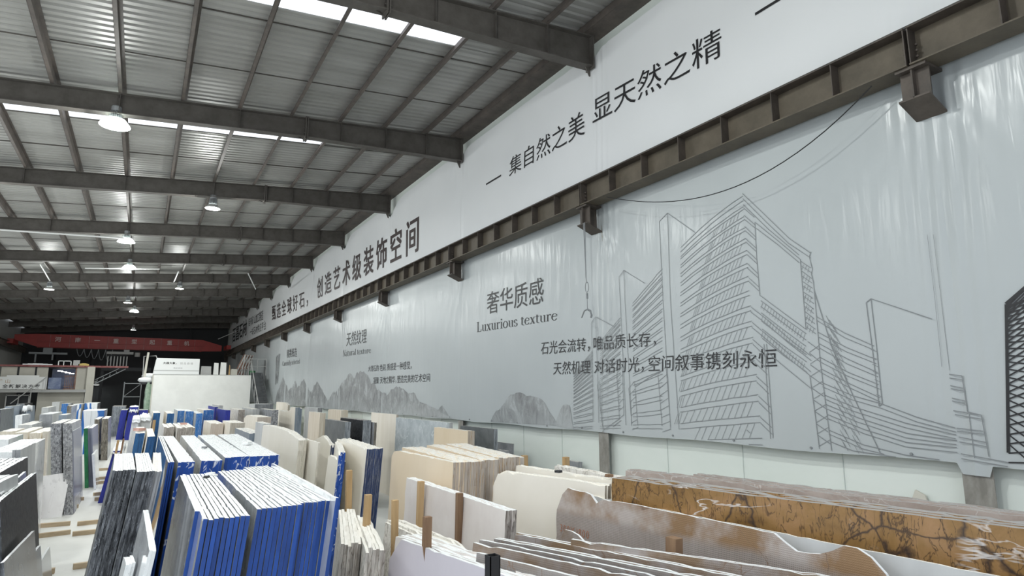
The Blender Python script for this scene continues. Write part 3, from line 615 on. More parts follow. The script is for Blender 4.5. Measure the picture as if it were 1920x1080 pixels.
([(8.31,2.84),(8.18,2.87),(8.05,2.91),(7.93,2.94),(7.80,2.97),(7.68,3.00),(7.57,3.03)],0.0087),
([(9.22,2.59),(9.12,2.62),(9.02,2.65),(8.92,2.68),(8.82,2.70),(8.73,2.73),(8.64,2.75)],0.0087),
([(10.06,2.35),(9.96,2.38),(9.85,2.41),(9.75,2.44),(9.64,2.47),(9.54,2.50),(9.44,2.53)],0.0087),
([(5.76,3.41),(5.54,3.22),(5.23,2.96),(4.93,2.72)],0.0099),
([(7.16,3.08),(6.90,3.14),(6.65,3.20),(6.41,3.25),(6.18,3.30),(5.97,3.33),(5.76,3.36)],0.0087),
([(8.31,2.79),(8.18,2.82),(8.05,2.85),(7.93,2.88),(7.81,2.91),(7.69,2.94),(7.57,2.97)],0.0087),
([(9.22,2.55),(9.12,2.58),(9.02,2.61),(8.92,2.63),(8.83,2.66),(8.73,2.68),(8.64,2.71)],0.0087),
([(10.06,2.32),(9.96,2.35),(9.85,2.38),(9.75,2.41),(9.65,2.44),(9.55,2.47),(9.45,2.49)],0.0087),
([(5.76,3.34),(5.56,3.15)],0.0099),
([(5.84,3.34),(5.94,3.16)],0.0062),
([(5.94,3.33),(6.04,3.15)],0.0062),
([(6.03,3.32),(6.13,3.13)],0.0062),
([(6.13,3.30),(6.23,3.12)],0.0062),
([(6.23,3.28),(6.33,3.10)],0.0062),
([(6.33,3.26),(6.43,3.08)],0.0062),
([(6.43,3.24),(6.54,3.06)],0.0062),
([(6.53,3.22),(6.64,3.04)],0.0062),
([(6.64,3.20),(6.75,3.02)],0.0062),
([(6.75,3.17),(6.86,2.99)],0.0062),
([(6.86,3.15),(6.97,2.97)],0.0062),
([(6.98,3.12),(7.06,2.95)],0.0062),
([(7.03,3.11),(7.11,2.94)],0.0062),
([(7.07,3.09),(7.15,2.93)],0.0062),
([(7.17,2.92),(6.91,2.98),(6.65,3.04),(6.41,3.09),(6.18,3.13),(5.96,3.16),(5.75,3.19)],0.0087),
([(8.31,2.67),(8.19,2.70),(8.06,2.73),(7.94,2.76),(7.81,2.78),(7.70,2.81),(7.58,2.83)],0.0087),
([(9.22,2.47),(9.12,2.49),(9.02,2.52),(8.93,2.54),(8.83,2.56),(8.74,2.58),(8.64,2.60)],0.0087),
([(10.07,2.27),(9.96,2.29),(9.85,2.32),(9.75,2.34),(9.65,2.37),(9.55,2.39),(9.45,2.41)],0.0087),
([(5.75,3.16),(5.56,2.99)],0.0099),
([(7.17,2.85),(6.91,2.91),(6.66,2.96),(6.42,3.01),(6.18,3.05),(5.96,3.08),(5.75,3.11)],0.0087),
([(8.32,2.62),(8.19,2.65),(8.06,2.67),(7.94,2.70),(7.82,2.72),(7.70,2.74),(7.58,2.77)],0.0087),
([(9.22,2.43),(9.12,2.45),(9.03,2.47),(8.93,2.49),(8.83,2.52),(8.74,2.53),(8.65,2.55)],0.0087),
([(10.07,2.24),(9.96,2.26),(9.86,2.29),(9.75,2.31),(9.65,2.33),(9.55,2.36),(9.45,2.38)],0.0087),
([(5.75,3.08),(5.56,2.91)],0.0099),
([(5.84,3.09),(5.94,2.89)],0.0062),
([(5.94,3.08),(6.04,2.88)],0.0062),
([(6.04,3.06),(6.15,2.87)],0.0062),
([(6.14,3.05),(6.25,2.85)],0.0062),
([(6.25,3.03),(6.36,2.83)],0.0062),
([(6.35,3.01),(6.47,2.82)],0.0062),
([(6.46,2.99),(6.58,2.80)],0.0062),
([(6.57,2.97),(6.69,2.78)],0.0062),
([(6.69,2.95),(6.80,2.76)],0.0062),
([(6.80,2.93),(6.92,2.73)],0.0062),
([(6.92,2.90),(7.04,2.71)],0.0062),
([(7.05,2.88),(7.13,2.70)],0.0062),
([(7.09,2.86),(7.17,2.69)],0.0062),
([(7.14,2.85),(7.22,2.68)],0.0062),
([(7.19,2.68),(6.92,2.74),(6.66,2.79),(6.41,2.83),(6.18,2.86),(5.95,2.89),(5.73,2.92)],0.0087),
([(8.32,2.49),(8.20,2.51),(8.07,2.54),(7.95,2.56),(7.83,2.58),(7.71,2.60),(7.59,2.61)],0.0087),
([(9.23,2.34),(9.13,2.35),(9.03,2.37),(8.93,2.39),(8.84,2.41),(8.74,2.42),(8.65,2.44)],0.0087),
([(10.07,2.18),(9.96,2.20),(9.86,2.22),(9.75,2.24),(9.65,2.26),(9.55,2.27),(9.45,2.29)],0.0087),
([(5.74,2.89),(5.56,2.74)],0.0099),
([(7.19,2.61),(6.92,2.66),(6.66,2.71),(6.41,2.75),(6.18,2.78),(5.95,2.81),(5.74,2.83)],0.0087),
([(8.33,2.44),(8.20,2.46),(8.07,2.47),(7.95,2.49),(7.83,2.51),(7.71,2.53),(7.60,2.55)],0.0087),
([(9.23,2.29),(9.13,2.31),(9.03,2.33),(8.94,2.34),(8.84,2.36),(8.75,2.37),(8.65,2.39)],0.0087),
([(10.07,2.15),(9.96,2.17),(9.86,2.19),(9.76,2.20),(9.65,2.22),(9.55,2.24),(9.46,2.26)],0.0087),
([(5.74,2.81),(5.56,2.65)],0.0099),
([(5.83,2.82),(5.94,2.61)],0.0062),
([(5.93,2.81),(6.04,2.60)],0.0062),
([(6.04,2.79),(6.15,2.59)],0.0062),
([(6.15,2.78),(6.26,2.57)],0.0062),
([(6.26,2.76),(6.37,2.56)],0.0062),
([(6.37,2.75),(6.49,2.54)],0.0062),
([(6.49,2.73),(6.60,2.53)],0.0062),
([(6.60,2.71),(6.72,2.51)],0.0062),
([(6.72,2.69),(6.85,2.49)],0.0062),
([(6.85,2.67),(6.97,2.47)],0.0062),
([(6.97,2.65),(7.10,2.45)],0.0062),
([(7.10,2.62),(7.18,2.44)],0.0062),
([(7.15,2.61),(7.23,2.43)],0.0062),
([(7.20,2.60),(7.28,2.42)],0.0062),
([(7.20,2.43),(6.93,2.48),(6.67,2.52),(6.42,2.55),(6.18,2.59),(5.95,2.61),(5.73,2.64)],0.0087),
([(8.33,2.31),(8.21,2.32),(8.08,2.33),(7.96,2.35),(7.84,2.36),(7.72,2.37),(7.61,2.39)],0.0087),
([(9.23,2.20),(9.14,2.21),(9.04,2.22),(8.94,2.24),(8.85,2.25),(8.75,2.26),(8.66,2.27)],0.0087),
([(10.07,2.08),(9.97,2.10),(9.86,2.11),(9.76,2.13),(9.66,2.14),(9.56,2.15),(9.46,2.17)],0.0087),
([(5.73,2.62),(5.55,2.47)],0.0099),
([(7.21,2.36),(6.93,2.40),(6.67,2.44),(6.42,2.47),(6.18,2.50),(5.95,2.53),(5.73,2.55)],0.0087),
([(8.34,2.25),(8.21,2.26),(8.09,2.27),(7.96,2.28),(7.84,2.29),(7.73,2.31),(7.61,2.32)],0.0087),
([(9.24,2.15),(9.14,2.16),(9.04,2.18),(8.94,2.19),(8.85,2.20),(8.75,2.21),(8.66,2.22)],0.0087),
([(10.07,2.05),(9.97,2.07),(9.86,2.08),(9.76,2.09),(9.66,2.10),(9.56,2.12),(9.46,2.13)],0.0087),
([(5.73,2.53),(5.55,2.38)],0.0099),
([(5.83,2.53),(5.94,2.33)],0.0062),
([(5.94,2.52),(6.05,2.31)],0.0062),
([(6.05,2.51),(6.16,2.30)],0.0062),
([(6.16,2.50),(6.28,2.29)],0.0062),
([(6.28,2.48),(6.40,2.28)],0.0062),
([(6.40,2.47),(6.52,2.26)],0.0062),
([(6.52,2.45),(6.64,2.25)],0.0062),
([(6.64,2.44),(6.77,2.23)],0.0062),
([(6.77,2.42),(6.90,2.22)],0.0062),
([(6.90,2.40),(7.03,2.20)],0.0062),
([(7.04,2.38),(7.17,2.19)],0.0062),
([(7.17,2.36),(7.25,2.18)],0.0062),
([(7.22,2.35),(7.30,2.17)],0.0062),
([(7.26,2.34),(7.35,2.17)],0.0062),
([(7.22,2.18),(6.94,2.22),(6.67,2.25),(6.42,2.28),(6.17,2.30),(5.94,2.33),(5.72,2.35)],0.0087),
([(8.34,2.11),(8.22,2.12),(8.09,2.13),(7.97,2.13),(7.85,2.14),(7.73,2.15),(7.62,2.15)],0.0087),
([(9.24,2.05),(9.14,2.06),(9.04,2.07),(8.95,2.08),(8.85,2.08),(8.76,2.09),(8.67,2.09)],0.0087),
([(10.07,1.99),(9.97,2.00),(9.87,2.00),(9.76,2.01),(9.66,2.02),(9.56,2.03),(9.46,2.04)],0.0087),
([(5.72,2.33),(5.55,2.20)],0.0099),
([(7.22,2.10),(6.94,2.13),(6.68,2.16),(6.42,2.19),(6.18,2.21),(5.94,2.24),(5.72,2.26)],0.0087),
([(8.35,2.05),(8.22,2.06),(8.10,2.06),(7.98,2.07),(7.86,2.07),(7.74,2.08),(7.62,2.08)],0.0087),
([(9.24,2.01),(9.14,2.02),(9.05,2.02),(8.95,2.03),(8.86,2.03),(8.76,2.04),(8.67,2.04)],0.0087),
([(10.08,1.96),(9.97,1.96),(9.87,1.97),(9.76,1.98),(9.66,1.98),(9.56,1.99),(9.47,2.00)],0.0087),
([(5.72,2.25),(5.55,2.11)],0.0099),
([(5.82,2.24),(5.93,2.03)],0.0062),
([(5.93,2.23),(6.05,2.02)],0.0062),
([(6.05,2.22),(6.17,2.01)],0.0062),
([(6.17,2.21),(6.29,2.00)],0.0062),
([(6.29,2.20),(6.41,1.99)],0.0062),
([(6.42,2.18),(6.54,1.98)],0.0062),
([(6.54,2.17),(6.67,1.97)],0.0062),
([(6.68,2.16),(6.80,1.96)],0.0062),
([(6.81,2.14),(6.94,1.95)],0.0062),
([(6.95,2.13),(7.08,1.93)],0.0062),
([(7.09,2.11),(7.23,1.92)],0.0062),
([(7.23,2.10),(7.31,1.92)],0.0062),
([(7.28,2.09),(7.36,1.92)],0.0062),
([(7.32,2.09),(7.40,1.92)],0.0062),
([(7.24,1.92),(6.95,1.94),(6.68,1.97),(6.42,1.99),(6.17,2.01),(5.94,2.03),(5.71,2.05)],0.0087),
([(8.35,1.92),(8.23,1.92),(8.11,1.92),(7.98,1.92),(7.87,1.92),(7.75,1.92),(7.63,1.92)],0.0087),
([(9.25,1.91),(9.15,1.91),(9.05,1.91),(8.96,1.91),(8.86,1.92),(8.77,1.92),(8.68,1.92)],0.0087),
([(10.08,1.89),(9.97,1.89),(9.87,1.89),(9.77,1.90),(9.67,1.90),(9.57,1.90),(9.47,1.90)],0.0087),
([(5.71,2.05),(5.55,1.92)],0.0099),
([(7.24,1.84),(6.95,1.86),(6.68,1.89),(6.42,1.91),(6.17,1.93),(5.94,1.95),(5.71,1.96)],0.0087),
([(8.36,1.86),(8.23,1.85),(8.11,1.85),(7.99,1.85),(7.87,1.85),(7.75,1.85),(7.64,1.84)],0.0087),
([(9.25,1.86),(9.15,1.86),(9.05,1.86),(8.96,1.87),(8.86,1.87),(8.77,1.86),(8.68,1.86)],0.0087),
([(10.08,1.86),(9.97,1.86),(9.87,1.86),(9.77,1.86),(9.67,1.86),(9.57,1.86),(9.47,1.86)],0.0087),
([(5.71,1.96),(5.55,1.84)],0.0099),
([(5.81,1.95),(5.93,1.74)],0.0062),
([(5.93,1.94),(6.05,1.73)],0.0062),
([(6.05,1.93),(6.17,1.72)],0.0062),
([(6.18,1.92),(6.30,1.72)],0.0062),
([(6.30,1.91),(6.43,1.71)],0.0062),
([(6.44,1.90),(6.56,1.70)],0.0062),
([(6.57,1.89),(6.70,1.69)],0.0062),
([(6.71,1.88),(6.84,1.68)],0.0062),
([(6.85,1.87),(6.98,1.68)],0.0062),
([(6.99,1.86),(7.13,1.67)],0.0062),
([(7.14,1.84),(7.28,1.66)],0.0062),
([(7.29,1.83),(7.37,1.66)],0.0062),
([(7.33,1.83),(7.41,1.67)],0.0062),
([(7.38,1.83),(7.46,1.67)],0.0062),
([(5.59,5.08),(5.60,4.59),(5.59,4.01)],0.0099),
([(5.59,5.08),(5.24,4.73),(4.93,4.41)],0.0099),
([(4.93,4.41),(4.93,3.48)],0.0099),
([(5.58,4.99),(5.24,4.67),(4.95,4.37)],0.0099),
([(4.77,4.48),(4.80,4.42),(4.77,4.25),(4.79,4.19),(4.77,4.07),(4.77,3.96)],0.0099),
([(4.92,4.38),(4.79,4.27)],0.0099),
([(4.92,4.32),(4.78,4.20)],0.0074),
([(4.89,4.33),(4.92,4.27)],0.0056),
([(4.85,4.31),(4.88,4.25)],0.0056),
([(4.82,4.28),(4.84,4.22)],0.0056),
([(4.92,4.25),(4.79,4.13)],0.0099),
([(4.92,4.18),(4.79,4.07)],0.0074),
([(4.89,4.20),(4.92,4.14)],0.0056),
([(4.85,4.17),(4.88,4.11)],0.0056),
([(4.82,4.14),(4.85,4.08)],0.0056),
([(4.92,4.11),(4.79,4.00)],0.0099),
([(4.92,4.05),(4.79,3.94)],0.0074),
([(4.89,4.06),(4.92,4.00)],0.0056),
([(4.85,4.04),(4.88,3.98)],0.0056),
([(4.82,4.01),(4.85,3.95)],0.0056),
([(4.92,3.97),(4.80,3.87)],0.0099),
([(4.92,3.91),(4.79,3.80)],0.0074),
([(4.89,3.93),(4.92,3.87)],0.0056),
([(4.86,3.90),(4.88,3.84)],0.0056),
([(4.82,3.88),(4.85,3.82)],0.0056),
([(4.92,3.84),(4.80,3.73)],0.0099),
([(4.92,3.78),(4.80,3.67)],0.0074),
([(4.89,3.79),(4.92,3.73)],0.0056),
([(4.86,3.77),(4.89,3.71)],0.0056),
([(4.82,3.74),(4.85,3.68)],0.0056),
([(4.92,3.71),(4.80,3.60)],0.0099),
([(4.92,3.64),(4.80,3.54)],0.0074),
([(4.89,3.66),(4.92,3.60)],0.0056),
([(4.86,3.64),(4.89,3.58)],0.0056),
([(4.82,3.61),(4.85,3.55)],0.0056),
([(4.92,3.57),(4.80,3.47)],0.0099),
([(4.92,3.51),(4.80,3.41)],0.0074),
([(4.90,3.53),(4.92,3.47)],0.0056),
([(4.86,3.50),(4.89,3.44)],0.0056),
([(4.82,3.48),(4.85,3.42)],0.0056),
([(5.58,4.01),(5.24,3.73),(4.93,3.48)],0.0099),
([(5.58,3.94),(5.25,3.67),(4.93,3.42)],0.0099),
([(5.59,3.86),(5.25,3.59),(4.94,3.34)],0.0099),
([(5.59,3.77),(5.26,3.50),(4.95,3.26)],0.0099),
([(5.59,3.65),(5.27,3.39),(4.95,3.15)],0.0099),
([(5.59,3.54),(5.28,3.29),(4.96,3.06)],0.0099),
([(5.60,3.41),(5.29,3.16),(4.97,2.93)],0.0099),
([(5.55,3.91),(5.59,3.83)],0.0056),
([(5.50,3.88),(5.55,3.79)],0.0056),
([(5.46,3.84),(5.50,3.76)],0.0056),
([(5.42,3.81),(5.46,3.72)],0.0056),
([(5.38,3.77),(5.42,3.69)],0.0056),
([(5.34,3.74),(5.38,3.65)],0.0056),
([(5.30,3.70),(5.34,3.62)],0.0056),
([(5.26,3.67),(5.30,3.59)],0.0056),
([(5.22,3.64),(5.26,3.56)],0.0056),
([(5.18,3.61),(5.22,3.52)],0.0056),
([(5.14,3.57),(5.18,3.49)],0.0056),
([(5.10,3.54),(5.14,3.46)],0.0056),
([(5.07,3.51),(5.10,3.43)],0.0056),
([(5.03,3.48),(5.07,3.40)],0.0056),
([(4.99,3.45),(5.03,3.37)],0.0056),
([(4.95,3.42),(4.99,3.33)],0.0056),
([(5.56,3.73),(5.60,3.65)],0.0056),
([(5.52,3.70),(5.56,3.61)],0.0056),
([(5.48,3.66),(5.52,3.58)],0.0056),
([(5.44,3.63),(5.48,3.55)],0.0056),
([(5.40,3.60),(5.44,3.51)],0.0056),
([(5.35,3.56),(5.40,3.48)],0.0056),
([(5.31,3.53),(5.35,3.45)],0.0056),
([(5.27,3.50),(5.31,3.42)],0.0056),
([(5.24,3.47),(5.27,3.38)],0.0056),
([(5.20,3.43),(5.24,3.35)],0.0056),
([(5.16,3.40),(5.20,3.32)],0.0056),
([(5.12,3.37),(5.16,3.29)],0.0056),
([(5.08,3.34),(5.12,3.26)],0.0056),
([(5.04,3.31),(5.08,3.23)],0.0056),
([(5.01,3.28),(5.04,3.20)],0.0056),
([(4.97,3.25),(5.01,3.17)],0.0056),
([(5.58,3.51),(5.62,3.42)],0.0056),
([(5.54,3.48),(5.58,3.39)],0.0056),
([(5.50,3.44),(5.54,3.36)],0.0056),
([(5.45,3.41),(5.50,3.33)],0.0056),
([(5.41,3.38),(5.45,3.29)],0.0056),
([(5.37,3.35),(5.41,3.26)],0.0056),
([(5.33,3.32),(5.37,3.23)],0.0056),
([(5.29,3.28),(5.33,3.20)],0.0056),
([(5.25,3.25),(5.29,3.17)],0.0056),
([(5.21,3.22),(5.25,3.14)],0.0056),
([(5.18,3.19),(5.21,3.11)],0.0056),
([(5.14,3.16),(5.18,3.08)],0.0056),
([(5.10,3.13),(5.14,3.05)],0.0056),
([(5.06,3.10),(5.10,3.02)],0.0056),
([(5.02,3.07),(5.06,2.99)],0.0056),
([(4.99,3.04),(5.03,2.96)],0.0056),
([(4.77,3.96),(4.77,3.04),(4.74,2.38),(4.72,1.96)],0.0099),
([(4.93,2.88),(4.90,2.37),(4.88,1.97)],0.0099),
([(4.77,3.96),(4.60,3.23),(4.39,2.64),(4.13,1.98)],0.0124),
([(5.54,3.33),(5.54,2.71),(5.54,2.06)],0.0099),
([(5.58,3.33),(5.58,2.64),(5.58,2.05)],0.0099),
([(4.92,3.32),(4.77,3.20)],0.0099),
([(4.91,3.18),(4.77,3.26)],0.0062),
([(4.91,3.17),(4.77,3.05)],0.0099),
([(4.91,3.03),(4.77,3.11)],0.0062),
([(4.91,3.02),(4.76,2.91)],0.0099),
([(4.91,2.88),(4.76,2.96)],0.0062),
([(4.91,2.87),(4.76,2.76)],0.0099),
([(4.91,2.73),(4.76,2.81)],0.0062),
([(4.91,2.72),(4.75,2.61)],0.0099),
([(4.90,2.59),(4.75,2.67)],0.0062),
([(4.90,2.57),(4.75,2.47)],0.0099),
([(4.90,2.44),(4.75,2.52)],0.0062),
([(4.90,2.43),(4.74,2.33)],0.0099),
([(4.90,2.29),(4.74,2.38)],0.0062),
([(4.90,2.28),(4.74,2.18)],0.0099),
([(4.90,2.15),(4.74,2.24)],0.0062),
([(4.89,2.14),(4.73,2.04)],0.0099),
([(4.89,2.00),(4.73,2.09)],0.0062),
([(4.77,3.63),(4.42,3.39),(4.08,3.21)],0.0099),
([(4.77,3.58),(4.42,3.33),(4.08,3.16)],0.0087),
([(4.77,3.43),(4.41,3.21),(4.07,3.05)],0.0099),
([(4.77,3.37),(4.42,3.16),(4.07,3.00)],0.0087),
([(4.76,3.28),(4.41,3.07),(4.07,2.90)],0.0099),
([(4.77,3.23),(4.42,3.01),(4.07,2.85)],0.0087),
([(4.77,3.11),(4.42,2.91),(4.07,2.76)],0.0099),
([(4.77,3.05),(4.42,2.86),(4.07,2.71)],0.0087),
([(4.76,2.96),(4.41,2.77),(4.07,2.61)],0.0099),
([(4.76,2.91),(4.41,2.72),(4.07,2.56)],0.0087),
([(4.77,2.79),(4.39,2.63),(4.06,2.54),(3.69,2.40),(3.32,2.30)],0.0099),
([(4.77,2.74),(4.40,2.58),(4.07,2.49),(3.70,2.35),(3.32,2.26)],0.0087),
([(4.76,2.64),(4.40,2.50),(3.81,2.33),(3.32,2.23)],0.0099),
([(4.76,2.59),(4.41,2.45),(3.82,2.28),(3.33,2.19)],0.0087),
([(4.74,2.52),(4.35,2.37),(3.82,2.22),(3.32,2.17)],0.0099),
([(4.75,2.47),(4.36,2.32),(3.83,2.17),(3.33,2.13)],0.0087),
([(4.74,2.40),(4.30,2.24),(3.83,2.12),(3.33,2.10)],0.0099),
([(4.74,2.35),(4.30,2.19),(3.84,2.07),(3.33,2.05)],0.0087),
([(4.74,2.21),(4.32,2.06),(3.85,1.98),(3.51,1.96)],0.0099),
([(4.74,2.16),(4.32,2.01),(3.85,1.93),(3.52,1.91)],0.0087),
([(4.73,2.07),(4.45,1.98),(3.96,1.95)],0.0099),
([(4.74,2.02),(4.46,1.93),(3.97,1.91)],0.0087),
([(4.64,3.63),(4.59,3.51)],0.0056),
([(4.64,3.63),(4.59,3.51)],0.0056),
([(4.60,3.57),(4.55,3.45)],0.0056),
([(4.60,3.57),(4.55,3.45)],0.0056),
([(4.57,3.51),(4.52,3.39)],0.0056),
([(4.56,3.51),(4.51,3.39)],0.0056),
([(4.64,3.52),(4.58,3.40)],0.0056),
([(4.62,3.51),(4.57,3.39)],0.0056),
([(4.60,3.46),(4.55,3.34)],0.0056),
([(4.58,3.45),(4.53,3.33)],0.0056),
([(4.57,3.40),(4.51,3.29)],0.0056),
([(4.55,3.39),(4.49,3.27)],0.0056),
([(4.63,3.40),(4.58,3.29)],0.0056),
([(4.61,3.39),(4.56,3.27)],0.0056),
([(4.60,3.35),(4.55,3.23)],0.0056),
([(4.57,3.33),(4.52,3.22)],0.0056),
([(4.56,3.29),(4.51,3.18)],0.0056),
([(4.53,3.27),(4.48,3.16)],0.0056),
([(4.63,3.29),(4.58,3.18)],0.0056),
([(4.59,3.27),(4.54,3.16)],0.0056),
([(4.59,3.24),(4.54,3.12)],0.0056),
([(4.55,3.22),(4.50,3.10)],0.0056),
([(4.56,3.18),(4.51,3.07)],0.0056),
([(4.52,3.16),(4.47,3.05)],0.0056),
([(4.62,3.18),(4.57,3.07)],0.0056),
([(4.58,3.16),(4.53,3.04)],0.0056),
([(4.59,3.13),(4.54,3.01)],0.0056),
([(4.54,3.10),(4.49,2.99)],0.0056),
([(4.56,3.08),(4.51,2.96)],0.0056),
([(4.50,3.04),(4.45,2.93)],0.0056),
([(4.62,3.07),(4.57,2.96)],0.0056),
([(4.56,3.04),(4.51,2.93)],0.0056),
([(4.59,3.02),(4.54,2.91)],0.0056),
([(4.52,2.99),(4.47,2.87)],0.0056),
([(4.55,2.97),(4.50,2.85)],0.0056),
([(4.49,2.93),(4.44,2.82)],0.0056),
([(4.62,2.97),(4.57,2.85)],0.0056),
([(4.55,2.93),(4.50,2.82)],0.0056),
([(4.58,2.91),(4.53,2.80)],0.0056),
([(4.51,2.87),(4.46,2.76)],0.0056),
([(4.55,2.86),(4.50,2.75)],0.0056),
([(4.47,2.82),(4.42,2.71)],0.0056),
([(4.61,2.86),(4.56,2.75)],0.0056),
([(4.53,2.82),(4.48,2.70)],0.0056),
([(4.58,2.81),(4.53,2.69)],0.0056),
([(4.49,2.76),(4.44,2.65)],0.0056),
([(4.55,2.75),(4.50,2.64)],0.0056),
([(4.46,2.71),(4.41,2.60)],0.0056),
([(4.61,2.75),(4.56,2.64)],0.0056),
([(4.52,2.70),(4.47,2.59)],0.0056),
([(4.58,2.70),(4.53,2.59)],0.0056),
([(4.48,2.65),(4.43,2.54)],0.0056),
([(4.54,2.65),(4.49,2.54)],0.0056),
([(4.44,2.60),(4.39,2.49)],0.0056),
([(4.61,2.64),(4.56,2.53)],0.0056),
([(4.50,2.59),(4.45,2.48)],0.0056),
([(4.57,2.59),(4.52,2.48)],0.0056),
([(4.46,2.54),(4.42,2.43)],0.0056),
([(4.54,2.54),(4.49,2.43)],0.0056),
([(4.43,2.49),(4.38,2.38)],0.0056),
([(4.60,2.54),(4.55,2.43)],0.0056),
([(4.49,2.48),(4.44,2.38)],0.0056),
([(4.57,2.49),(4.52,2.38)],0.0056),
([(4.45,2.43),(4.40,2.32)],0.0056),
([(4.54,2.44),(4.49,2.33)],0.0056),
([(4.41,2.38),(4.37,2.27)],0.0056),
([(4.60,2.43),(4.55,2.32)],0.0056),
([(4.47,2.37),(4.42,2.27)],0.0056),
([(4.57,2.38),(4.52,2.28)],0.0056),
([(4.44,2.32),(4.39,2.22)],0.0056),
([(4.53,2.33),(4.48,2.23)],0.0056),
([(4.40,2.27),(4.35,2.17)],0.0056),
([(4.60,2.33),(4.55,2.22)],0.0056),
([(4.46,2.26),(4.41,2.16)],0.0056),
([(4.56,2.28),(4.51,2.17)],0.0056),
([(4.42,2.21),(4.37,2.11)],0.0056),
([(4.53,2.23),(4.48,2.12)],0.0056),
([(4.39,2.16),(4.34,2.06)],0.0056),
([(4.59,2.22),(4.54,2.12)],0.0056),
([(4.44,2.16),(4.39,2.05)],0.0056),
([(4.56,2.17),(4.51,2.07)],0.0056),
([(4.41,2.11),(4.36,2.00)],0.0056),
([(4.53,2.12),(4.48,2.02)],0.0056),
([(4.37,2.06),(4.32,1.96)],0.0056),
([(4.59,2.12),(4.54,2.01)],0.0056),
([(4.43,2.05),(4.38,1.95)],0.0056),
([(4.56,2.07),(4.51,1.97)],0.0056),
([(4.39,2.00),(4.35,1.90)],0.0056),
([(4.12,3.73),(4.06,3.77),(3.42,3.46)],0.0099),
([(4.12,3.73),(4.10,3.14),(4.09,2.51)],0.0099),
([(4.06,3.77),(4.05,3.20),(4.05,2.54)],0.0099),
([(4.09,2.51),(4.05,2.54)],0.0099),
([(4.12,3.17),(4.05,3.14)],0.0062),
([(4.12,3.08),(4.05,3.05)],0.0062),
([(4.12,3.00),(4.05,2.96)],0.0062),
([(4.12,2.91),(4.05,2.88)],0.0062),
([(4.11,2.82),(4.05,2.79)],0.0062),
([(4.11,2.73),(4.05,2.70)],0.0062),
([(4.11,2.65),(4.05,2.62)],0.0062),
([(3.37,4.40),(3.37,3.68),(3.38,2.94)],0.0043),
([(3.31,4.39),(3.31,3.67),(3.31,2.90)],0.0043),
([(3.32,2.86),(3.20,2.84),(3.19,2.47),(3.07,2.44),(3.05,2.03)],0.0099),
([(3.18,2.47),(3.18,2.01)],0.0074),
([(3.32,2.82),(3.20,2.80)],0.0099),
([(3.32,2.74),(3.20,2.71)],0.0099),
([(3.32,2.71),(3.20,2.68)],0.0099),
([(3.32,2.61),(3.20,2.58)],0.0099),
([(3.32,2.58),(3.20,2.55)],0.0099),
([(3.32,2.48),(3.07,2.44)],0.0099),
([(3.31,2.44),(3.07,2.40)],0.0099),
([(3.31,2.30),(3.07,2.28)],0.0099),
([(3.31,2.27),(3.06,2.25)],0.0099),
([(3.30,2.21),(3.06,2.17)],0.0099),
([(3.30,2.16),(3.06,2.13)],0.0099),
([(3.30,2.04),(2.89,1.99)],0.0099),
([(3.30,1.99),(2.90,1.95)],0.0099),
([(7.49,5.55),(7.29,5.65),(6.71,5.18)],0.0099),
([(7.49,5.55),(7.48,4.22),(7.44,1.91)],0.0099),
([(7.29,5.65),(7.31,4.19),(7.25,1.90)],0.0099),
([(8.57,4.76),(8.43,4.86),(7.90,4.54)],0.0099),
([(8.57,4.76),(8.56,4.36),(8.52,1.91)],0.0099),
([(8.43,4.86),(8.43,4.34),(8.37,1.91)],0.0099),
([(9.42,4.01),(9.29,4.10),(8.73,3.85)],0.0099),
([(9.42,4.01),(9.45,1.94)],0.0099),
([(9.29,4.10),(9.27,1.93)],0.0099),
([(7.68,2.96),(7.62,1.92)],0.0099),
([(7.48,3.06),(7.43,1.94)],0.0099),
([(7.68,2.96),(7.48,3.09)],0.0074),
([(7.67,2.85),(7.47,2.96)],0.0074),
([(7.67,2.73),(7.47,2.84)],0.0074),
([(7.66,2.61),(7.46,2.71)],0.0074),
([(7.65,2.49),(7.46,2.58)],0.0074),
([(7.65,2.38),(7.45,2.46)],0.0074),
([(7.64,2.26),(7.44,2.33)],0.0074),
([(7.63,2.15),(7.44,2.21)],0.0074),
([(7.63,2.03),(7.43,2.09)],0.0074),
([(7.62,1.92),(7.43,1.96)],0.0074),
([(8.42,2.74),(8.35,1.92)],0.0099),
([(8.26,2.83),(8.21,1.93)],0.0099),
([(8.42,2.74),(8.26,2.86)],0.0074),
([(8.41,2.62),(8.25,2.73)],0.0074),
([(8.40,2.50),(8.24,2.60)],0.0074),
([(8.39,2.38),(8.23,2.47)],0.0074),
([(8.38,2.27),(8.23,2.34)],0.0074),
([(8.37,2.15),(8.22,2.21)],0.0074),
([(8.36,2.03),(8.21,2.08)],0.0074),
([(8.35,1.92),(8.20,1.95)],0.0074),
([(8.73,3.01),(8.69,2.21)],0.0099),
([(8.57,3.10),(8.57,2.26)],0.0099),
([(8.73,3.01),(8.57,3.13)],0.0074),
([(8.72,2.87),(8.57,2.99)],0.0074),
([(8.71,2.74),(8.57,2.84)],0.0074),
([(8.71,2.60),(8.57,2.70)],0.0074),
([(8.70,2.47),(8.57,2.56)],0.0074),
([(8.70,2.34),(8.57,2.42)],0.0074),
([(8.69,2.21),(8.57,2.28)],0.0074),
([(9.30,2.80),(9.14,1.95)],0.0099),
([(9.22,2.86),(9.18,1.93)],0.0099),
([(9.30,2.80),(9.22,2.89)],0.0074),
([(9.28,2.68),(9.21,2.76)],0.0074),
([(9.26,2.56),(9.21,2.62)],0.0074),
([(9.23,2.43),(9.20,2.49)],0.0074),
([(9.21,2.31),(9.20,2.35)],0.0074),
([(9.18,2.19),(9.19,2.22)],0.0074),
([(9.16,2.07),(9.19,2.09)],0.0074),
([(9.14,1.95),(9.18,1.96)],0.0074),
